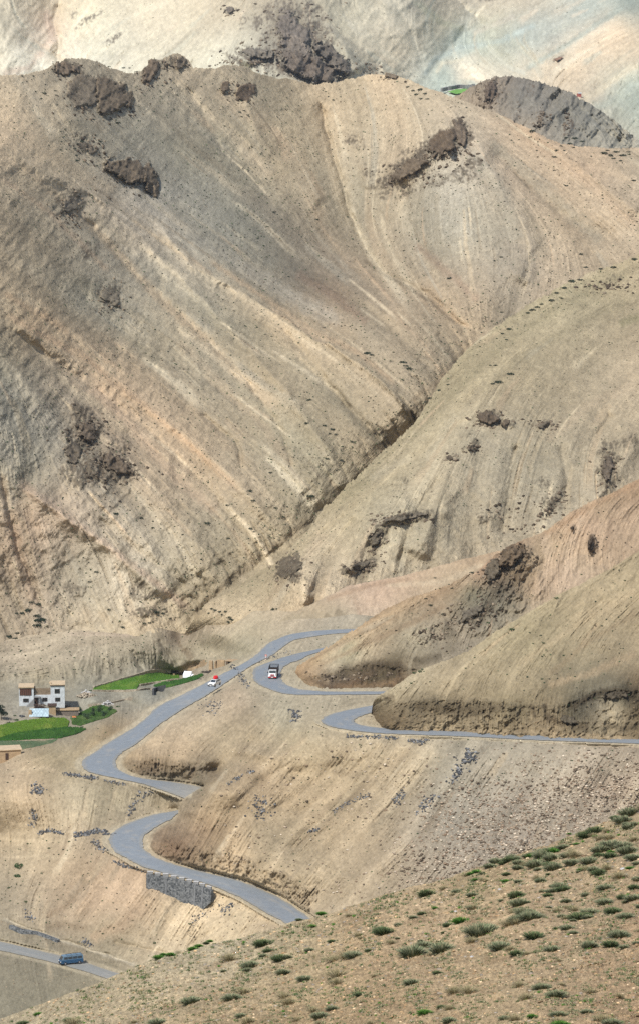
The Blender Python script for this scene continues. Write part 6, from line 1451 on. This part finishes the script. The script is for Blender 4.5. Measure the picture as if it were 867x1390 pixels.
def suv(u, v, rz):
    z = -162.75
    p = onplane(np.array([u]), np.array([v]), np.array([z]))[0]
    e = empty('car', (p[0], p[1], p[2] + CAMZ + .06), rz); tag(e, 'white off-road car carrying red luggage on the long upper road', 'car')
    b = MB(); b.prof([(-2.2, .45), (2.2, .42), (2.25, 1.0), (2.15, 1.1), (-1.1, 1.12), (-2.05, .98), (-2.25, .8)], -.9, .9)
    b.build('body', M_wp, e)
    c = MB(); n = [(-1.15, 1.11, .84), (2.12, 1.09, .84), (1.85, 1.72, .72), (-.35, 1.74, .72)]
    V_ = [(-w, y, z_) for y, z_, w in n] + [(w, y, z_) for y, z_, w in n]; c.add(V_, [(0, 1, 2, 3), (7, 6, 5, 4), (0, 4, 5, 1), (1, 5, 6, 2), (2, 6, 7, 3), (3, 7, 4, 0)])
    c.build('cabin', M_wp, e)
    MB().add([(-.74, -1.10, 1.18), (.74, -1.10, 1.18), (.66, -.45, 1.68), (-.66, -.45, 1.68), (-.74, -1.0, 1.16), (.74, -1.0, 1.16), (.66, -.4, 1.62), (-.66, -.4, 1.62)], [(0, 1, 2, 3), (7, 6, 5, 4), (0, 4, 5, 1), (1, 5, 6, 2), (2, 6, 7, 3), (3, 7, 4, 0)]).build('windscreen', M_glz, e)
    for s in (-1, 1):
        for (y0, y1) in ((-.65, .25), (.35, 1.2), (1.28, 1.85)):
            q = [(s * .845, y0, 1.2), (s * .845, y1, 1.2), (s * .755, y1 - .08, 1.62), (s * .755, y0 + .15, 1.62)]
            MB().add(q + [(x - s * .06, y, z_) for x, y, z_ in q], [(0, 1, 2, 3), (7, 6, 5, 4), (0, 4, 5, 1), (1, 5, 6, 2), (2, 6, 7, 3), (3, 7, 4, 0)]).build('side_window', M_glz, e)
        MB().box(min(s * .52, s * .84), max(s * .52, s * .84), -2.29, -2.15, .74, .92, .03).build('headlight', M_lamp, e)
        MB().box(min(s * .9, s * 1.08), max(s * .9, s * 1.08), -.95, -.85, 1.1, 1.27, .03).build('mirror', M_dark, e)
    MB().box(-.46, .46, -2.28, -2.2, .68, .88, .02).build('grille', M_dark, e)
    MB().box(-.92, .92, -2.36, -2.22, .34, .58, .05).build('bumper', M_dark, e)
    MB().box(-.25, .25, -2.385, -2.363, .42, .54).build('number_plate', M_wp, e)
    r_ = MB()
    for x in (-.62, .62): r_.cyl((x, -.3, 1.84), (x, 1.75, 1.83), .025, 6)
    for y in (-.25, .4, 1.05, 1.7): r_.cyl((-.62, y, 1.83), (.62, y, 1.83), .02, 6).cyl((-.62, y, 1.7), (-.62, y, 1.84), .02, 5).cyl((.62, y, 1.7), (.62, y, 1.84), .02, 5)
    r_.build('roof_rack', M_dark, e)
    for y in (-1.4, 1.4):
        for s in (-1, 1): wheel(e, s * .82, y, .38, .24)
    l = empty('luggage', (p[0], p[1], p[2] + CAMZ + .06 + 1.87), rz); tag(l, 'red tarpaulin covered luggage tied on the roof of the white car', 'luggage')
    V_, F_ = [], []
    N1, N2 = 16, 9
    for j in range(N2):
        t = j / (N2 - 1)
        for i in range(N1):
            a = 2 * math.pi * i / N1; q = max(.02, math.cos(t * math.pi / 2)) ** .45
            V_.append((.58 * q * math.cos(a) * (1 + .08 * math.sin(3 * a + t * 4)), .7 + .95 * q * math.sin(a) * (1 + .06 * math.cos(4 * a)), .72 * math.sin(t * math.pi / 2) * (1 + .1 * math.sin(2 * a))))
    for j in range(N2 - 1):
        for i in range(N1): F_.append((j * N1 + i, j * N1 + (i + 1) % N1, (j + 1) * N1 + (i + 1) % N1, (j + 1) * N1 + i))
    F_.append(tuple(range(N1 - 1, -1, -1))); F_.append(tuple(range((N2 - 1) * N1, N2 * N1)))
    mesh_obj('cover', V_, F_, simple('red_tarpaulin', (.62, .02, .03), .6, noise=.15, nscale=4, bump=.02), l)
    rp = MB()
    for y in (.1, .7, 1.3):
        rp.cyl((-.6, y, .05), (0, y, .8), .015, 5).cyl((0, y, .8), (.6, y, .05), .015, 5)
    rp.build('rope', M_dark, l)
suv(291.5, 931.5, math.radians(-24))

def van(u, v, rz):
    p = onplane(np.array([u]), np.array([v]), np.array([-195.25]))[0]
    e = empty('van', (p[0], p[1], p[2] + CAMZ + .06), rz); tag(e, 'blue van with pale side windows and a loaded dark roof rack on the lowest road', 'van')
    bl = simple('blue_paint', (.02, .07, .14), .4, spec=.5); lb = simple('light_blue_paint', (.12, .20, .27), .4, spec=.5)
    b = MB(); b.prof([(-2.5, .4), (2.5, .4), (2.5, 1.15), (-2.5, 1.15), (-2.62, .8)], -.88, .88); b.build('body', bl, e)
    c = MB(); c.prof([(-2.45, 1.153), (2.48, 1.153), (2.42, 1.98), (-1.95, 2.0)], -.84, .84); c.build('cabin', lb, e)
    MB().add([(-.76, -2.47, 1.2), (.76, -2.47, 1.2), (.7, -2.06, 1.9), (-.7, -2.06, 1.9), (-.76, -2.38, 1.2), (.76, -2.38, 1.2), (.7, -1.98, 1.9), (-.7, -1.98, 1.9)], [(0, 1, 2, 3), (7, 6, 5, 4), (0, 4, 5, 1), (1, 5, 6, 2), (2, 6, 7, 3), (3, 7, 4, 0)]).build('windscreen', M_glz, e)
    for s in (-1, 1):
        for y0, y1 in ((-1.9, -1.05), (-.95, 0), (.1, 1.1), (1.2, 2.2)):
            MB().box(min(s * .82, s * .86), max(s * .82, s * .86), y0, y1, 1.3, 1.82).build('side_window', M_glz, e)
        MB().box(min(s * .5, s * .8), max(s * .5, s * .8), -2.66, -2.5, .7, .9, .03).build('headlight', M_lamp, e)
        for y in (-1.6, 1.6): wheel(e, s * .8, y, .36, .22)
    MB().box(-.9, .9, -2.7, -2.55, .35, .55, .04).build('bumper', M_dark, e)
    r_ = MB()
    for x in (-.7, .7): r_.cyl((x, -1.2, 2.1), (x, 2.3, 2.1), .03, 6)
    for y in (-1.1, 0, 1.1, 2.2): r_.cyl((-.7, y, 2.1), (.7, y, 2.1), .025, 6).cyl((-.7, y, 1.95), (-.7, y, 2.1), .025, 5).cyl((.7, y, 1.95), (.7, y, 2.1), .025, 5)
    r_.build('roof_rack', M_dark, e)
van(97, 1309, math.radians(-68))

# signpost
p = G.pt(361, 896.5); e = empty('signpost', tuple(p)); tag(e, 'small red and white marker post at the edge of the upper road above the truck', 'signpost')
MB().cyl((0, 0, -.3), (0, 0, 1.5), .06, 8).build('post', M_wp, e)
MB().cyl((0, 0, .35), (0, 0, .6), .068, 8).build('band', M_redp, e)
MB().box(-.25, .25, -.04, .0, 1.05, 1.6, .02).build('sign_plate', simple('faded_red', (.5, .16, .12), .6), e)

# ================================================================== FOREGROUND PLANTS
def blade_bush(n, seed, spread=.5, hgt=.5, wid=.02, cols=((.06,.085,.045),(.10,.13,.07),(.17,.15,.08)), mix=(.45,.4,.15), lean=.8):
    r = np.random.default_rng(seed)
    a = r.random(n) * 6.283; q = r.random(n) ** .6; ph = q * lean + .15 * r.standard_normal(n)
    base = np.stack([np.cos(a) * q * spread * .45, np.sin(a) * q * spread * .45, np.zeros(n) - .03], -1)
    L = hgt * (.55 + .55 * r.random(n)) * (1 - .25 * q)
    d = np.stack([np.cos(a) * np.sin(ph), np.sin(a) * np.sin(ph), np.cos(ph)], -1)
    sd = np.stack([-np.sin(a), np.cos(a), 0 * a], -1); tw = r.random(n)[:, None] * 2 - 1; sd = sd + tw * d[:, [1, 0, 2]] * .6
    mid = base + d * L[:, None] * .55; tip = base + d * L[:, None] + np.stack([np.cos(a), np.sin(a), -.6 + 0 * a], -1) * (L * .12 * q)[:, None]
    w1 = wid * (1 + r.random(n))[:, None]
    V = np.stack([base - sd * w1 * .5, base + sd * w1 * .5, mid + sd * w1, tip + sd * w1 * .3, tip - sd * w1 * .3, mid - sd * w1], 1).reshape(-1, 3)
    i = np.arange(n)[:, None] * 6
    Fc = np.concatenate([i + [0, 1, 2, 5], i + [5, 2, 3, 4]])
    c = np.array(cols)[r.choice(3, n, p=mix)] * r.uniform(.7, 1.35, (n, 1)); C = np.repeat(c, 6, 0)
    return V, Fc, C
PRO = {}
GREYG = ((.13,.155,.08),(.21,.225,.13),(.31,.27,.16)); BRI = ((.045,.13,.02),(.08,.19,.03),(.12,.2,.04)); DRYC = ((.22,.19,.10),(.30,.25,.14),(.14,.14,.07)); DKG = ((.065,.095,.04),(.11,.145,.06),(.17,.165,.08))
for kind, cols, h_, n in (('sage', GREYG, .42, 520), ('bright', BRI, .38, 420), ('dry', DRYC, .5, 260), ('dark', DKG, .4, 480)):
    PRO[kind] = []
    for s_ in range(4):
        V_, F_, C_ = blade_bush(int(n * 1.6), 60 + s_, .8, h_ * 1.25, .011 if kind != 'dry' else .005, cols, lean=1.0)
        o = mesh_obj('foliage', V_, F_, M_plant, col=C_); me = o.data; bpy.data.objects.remove(o); PRO[kind].append(me)
st_me = []
for s_ in range(3):
    b = MB(); r = random.Random(s_)
    for i in range(9):
        t = r.random() * 6.28; b.cyl((0, 0, -.06), (math.cos(t) * .2, math.sin(t) * .2, .14), .012, 5, .006)
    o = b.build('stem', M_twig); st_me.append(o.data); bpy.data.objects.remove(o)
LAB = {'sage': ('grey green sagebrush tuft on the foreground slope', 'sagebrush', 'sagebrush tufts on the foreground slope'),
       'bright': ('bright green leafy bush on the foreground slope', 'bush', 'bright green bushes on the foreground slope'),
       'dry': ('straw coloured dry grass tuft on the foreground slope', 'grass tuft', 'dry grass tufts on the foreground slope'),
       'dark': ('dark olive bush on the foreground slope', 'bush', 'dark olive bushes on the foreground slope')}
NMS = {'sage': 'sagebrush', 'bright': 'leafy_bush', 'dry': 'grass_tuft', 'dark': 'olive_bush'}
def fbush(kind, u, v, w_, lab=None, hs=1.0):
    p = FG.pt(u, v); k = p.y / F * w_ / .85; r = random
    e = empty(NMS[kind], (p.x, p.y, p.z), r.random() * 6.28); e.scale = (k * r.uniform(.9, 1.15), k * r.uniform(.85, 1.1), k * hs * r.uniform(.75, 1.0))
    for nm, me in (('foliage', r.choice(PRO[kind])), ('stem', r.choice(st_me))):
        c = bpy.data.objects.new(nm, me); COL.objects.link(c); c.parent = e
    l, c_, g_ = LAB[kind]; tag(e, lab or l, c_, None if lab else g_)
FGV = [('bright',625,1251,24,'bright green bush in the middle of the foreground slope'),('dark',608,1256,18,None),('bright',686,1196,13,'small bright green bush just below the rubble slope'),('bright',590,1232,9,None),('dark',578,1214,24,'olive bush left on the foreground crest'),('dark',572,1240,12,None),
 ('sage',650,1268,44,None),('sage',660,1262,30,None),('dark',724,1272,28,'round olive bush low in the centre of the foreground'),('sage',680,1287,34,None),('sage',700,1250,26,None),('sage',720,1245,30,None),('dark',784,1246,30,None),('sage',800,1240,26,None),('dark',832,1238,26,None),('sage',760,1205,24,None),('bright',790,1180,13,None),('sage',776,1172,22,None),('sage',775,1160,16,None),('dark',810,1184,14,None),('sage',800,1170,26,None),
 ('dark',835,1110,16,None),('bright',849,1103,11,None),('sage',860,1120,18,None),('bright',808,1135,11,None),('bright',783,1145,10,None),('bright',772,1131,7,None),('dark',756,1153,20,None),('sage',765,1150,18,None),('sage',722,1160,16,None),('sage',715,1162,14,None),('dark',690,1168,20,None),('dark',682,1172,14,None),('sage',672,1170,20,None),('bright',646,1183,14,None),('bright',638,1186,12,None),('sage',664,1176,16,None),('sage',700,1165,14,None),('sage',745,1160,14,None),
 ('sage',830,1150,34,None),('sage',815,1155,26,None),('sage',848,1150,26,None),('sage',860,1165,24,None),('bright',855,1178,12,None),('dark',860,1205,18,None),('sage',860,1220,26,None),('sage',820,1225,22,None),('dark',520,1266,26,None),('sage',516,1262,18,None),('bright',424,1257,12,None),('bright',436,1240,13,None),('dark',357,1282,26,'olive bush on the crest of the foreground beneath the lower road'),('dark',406,1248,10,None),('bright',462,1240,5,None),
 ('bright',216,1300,16,None),('bright',232,1296,14,None),('bright',262,1288,16,None),('bright',222,1296,12,None),('bright',270,1284,12,None),('dark',280,1280,10,None),('bright',285,1277,9,None),('sage',600,1290,36,None),('sage',560,1296,40,None),('sage',575,1284,24,None),('dry',470,1300,30,None),('dry',452,1304,26,None),('sage',480,1298,26,None),('dark',700,1295,20,None),('sage',770,1260,20,None),('sage',745,1210,14,None),('dark',742,1215,10,None),('sage',620,1210,16,None),('sage',640,1215,16,None),('dark',655,1185,9,None),('sage',700,1235,12,None),('dark',716,1224,9,None),('sage',680,1222,10,None),('dry',780,1235,20,None),('dry',840,1190,24,None),('dry',690,1255,22,None),('dry',640,1278,22,None),
 ('sage',840,1270,30,None),('dark',828,1283,26,None),('sage',800,1285,26,None),('sage',750,1290,24,None),('dark',775,1232,12,None),('sage',795,1215,14,None),('sage',560,1245,12,None),('sage',540,1255,12,None),('dry',530,1280,16,None),('sage',420,1290,14,None),('sage',390,1300,16,None),('dark',450,1278,12,None),('dark',500,1290,12,None),
 ('sage',640,1232,14,None),('sage',730,1180,14,None),('dark',744,1186,8,None),('sage',850,1245,22,None),('dry',860,1140,18,None)]
for q in FGV: fbush(q[0], q[1], q[2] + 2, q[3] * .85, q[4], .8)
rr_ = random.Random(5)
for i in range(260):
    u = 900 - 900 * rr_.random() ** 1.5; v = rr_.uniform(1100, 1405)
    if v < interp(FG_CREST, u) + 6: continue
    kd = rr_.choices(['sage', 'dark', 'bright', 'dry'], [4, 1.5, .7, 4])[0]
    big = (v > 1300)
    fbush(kd, u, v, rr_.uniform(5, 19) * (1.3 if big else .75), None, .8)
for i in range(70):
    u = rr_.uniform(690, 900); v = interp(FG_CREST, u) + 4 + abs(rr_.gauss(0, 55))
    fbush(rr_.choices(['sage', 'dark', 'dry', 'bright'], [5, 2, 3, .5])[0], u, v, rr_.uniform(7, 24), None, .9)
# small herbs and litter of stones
vF = lambda u, v: v > interp(FG_CREST, u) + 1
u, v, P = scatter(FG, 6500, lambda u, v: .15 + .8 * smooth(0, .4, fbm(u, v, 45, 3, 501)), vF, 502)
Vs, Fs, Cs = [], [], []; n = 0; r = np.random.default_rng(9)
protos = [blade_bush(16, 90 + i, .8, .4, .05, (GREYG, DKG, DRYC, BRI)[i % 4], lean=1.1) for i in range(8)]
for i in range(len(P)):
    V_, F_, C_ = protos[r.choice(8, p=[.2,.15,.15,.04,.2,.1,.13,.03])]; s = P[i, 1] / F * r.uniform(3, 10)
    Vs.append(V_ * s + P[i]); Fs.append(F_ + n); Cs.append(C_); n += len(V_)
tag(mesh_obj('herbs', np.concatenate(Vs), np.concatenate(Fs), M_plant, col=np.concatenate(Cs)), 'thin herbs and grass between the foreground bushes', 'herbs', kind='stuff')
stones(FG, 9000, lambda u, v: .4 + .5 * smooth(0, .4, fbm(u, v, 40, 3, 511)), vF, .5, 3.2, [(190,160,120),(160,132,98),(140,115,88),(205,180,145),(150,140,125)], 512, 'stones littering the foreground slope', .5, 4)
M_boul = simple('sandstone', (.42, .31, .20), .9, noise=.25, nscale=1.5, bump=.04)
for i, (u, v, w_, c) in enumerate([(722,1190,14,0),(820,1243,16,0),(678,1208,10,1),(845,1180,10,1),(860,1136,9,0),(618,1238,8,1),(574,1290,10,0),(584,1289,8,1),(606,1208,9,0),(760,1222,9,0),(640,1300,10,1),(790,1258,9,0)]):
    p = FG.pt(u, v); k = p.y / F * w_ * .5; b = MB(); r_ = random.Random(i)
    V_ = [(x * k * r_.uniform(.8, 1.2), y * k * .7 * r_.uniform(.8, 1.2), z * k * .4 * r_.uniform(.8, 1.2)) for x, y, z in ICO_V]
    b.add(V_, [tuple(f) for f in ICO_F]); o = b.build('boulder', M_boul if not c else M_pale, None, tuple(p)); o.rotation_euler = (r_.uniform(-.2, .2), r_.uniform(-.2, .2), r_.random() * 3)
    tag(o, ['flat tan boulder among the foreground bushes', 'pale angular boulder among the foreground bushes'][c], 'boulder', ['tan boulders on the foreground slope', 'pale boulders on the foreground slope'][c])
# ================================================================== AIR
hz = MB().box(-9010, 9010, -3010, 14010, -121, 620).build('haze', None)
mh = bpy.data.materials.new('thin_haze'); mh.use_nodes = True; t_ = mh.node_tree
for n_ in list(t_.nodes):
    if n_.type == 'BSDF_PRINCIPLED': t_.nodes.remove(n_)
pv = t_.nodes.new('ShaderNodeVolumePrincipled'); pv.inputs['Density'].default_value = .000035; pv.inputs['Color'].default_value = (.86, .93, 1, 1); pv.inputs['Anisotropy'].default_value = .2
t_.links.new(pv.outputs[0], [n_ for n_ in t_.nodes if n_.type == 'OUTPUT_MATERIAL'][0].inputs['Volume'])
hz.data.materials.append(mh); tag(hz, 'thin pale air over the valley', 'haze', kind='stuff')
# ================================================================== LIGHT
w = bpy.data.worlds.new('World'); scene.world = w; w.use_nodes = True
nt = w.node_tree; bg = nt.nodes['Background']
sky = nt.nodes.new('ShaderNodeTexSky'); sky.sky_type = 'NISHITA'; sky.sun_disc = False
EL, AZ = math.radians(50), math.radians(-148)        # azimuth measured from +Y towards +X
sky.sun_elevation = EL; sky.sun_rotation = AZ; sky.air_density = 1; sky.dust_density = 1.5; sky.ozone_density = 1
nt.links.new(sky.outputs[0], bg.inputs[0]); bg.inputs[1].default_value = .1
sd = bpy.data.lights.new('sun', 'SUN'); so = bpy.data.objects.new('sun', sd); COL.objects.link(so)
sd.energy = 3.4; sd.angle = math.radians(3); sd.color = (1, .97, .93)
dv = Vector((math.sin(AZ) * math.cos(EL), math.cos(AZ) * math.cos(EL), math.sin(EL)))
so.rotation_euler = (-dv).to_track_quat('-Z', 'Y').to_euler(); so.location = (0, 0, 400)
scene.view_settings.view_transform = 'Standard'; scene.view_settings.look = 'None'
scene.view_settings.gamma = 1; scene.view_settings.use_curve_mapping = False
scene.view_settings.exposure = 0.44
scene.render.engine = 'CYCLES'
scene.cycles.max_bounces = 4
scene.cycles.use_denoising = False
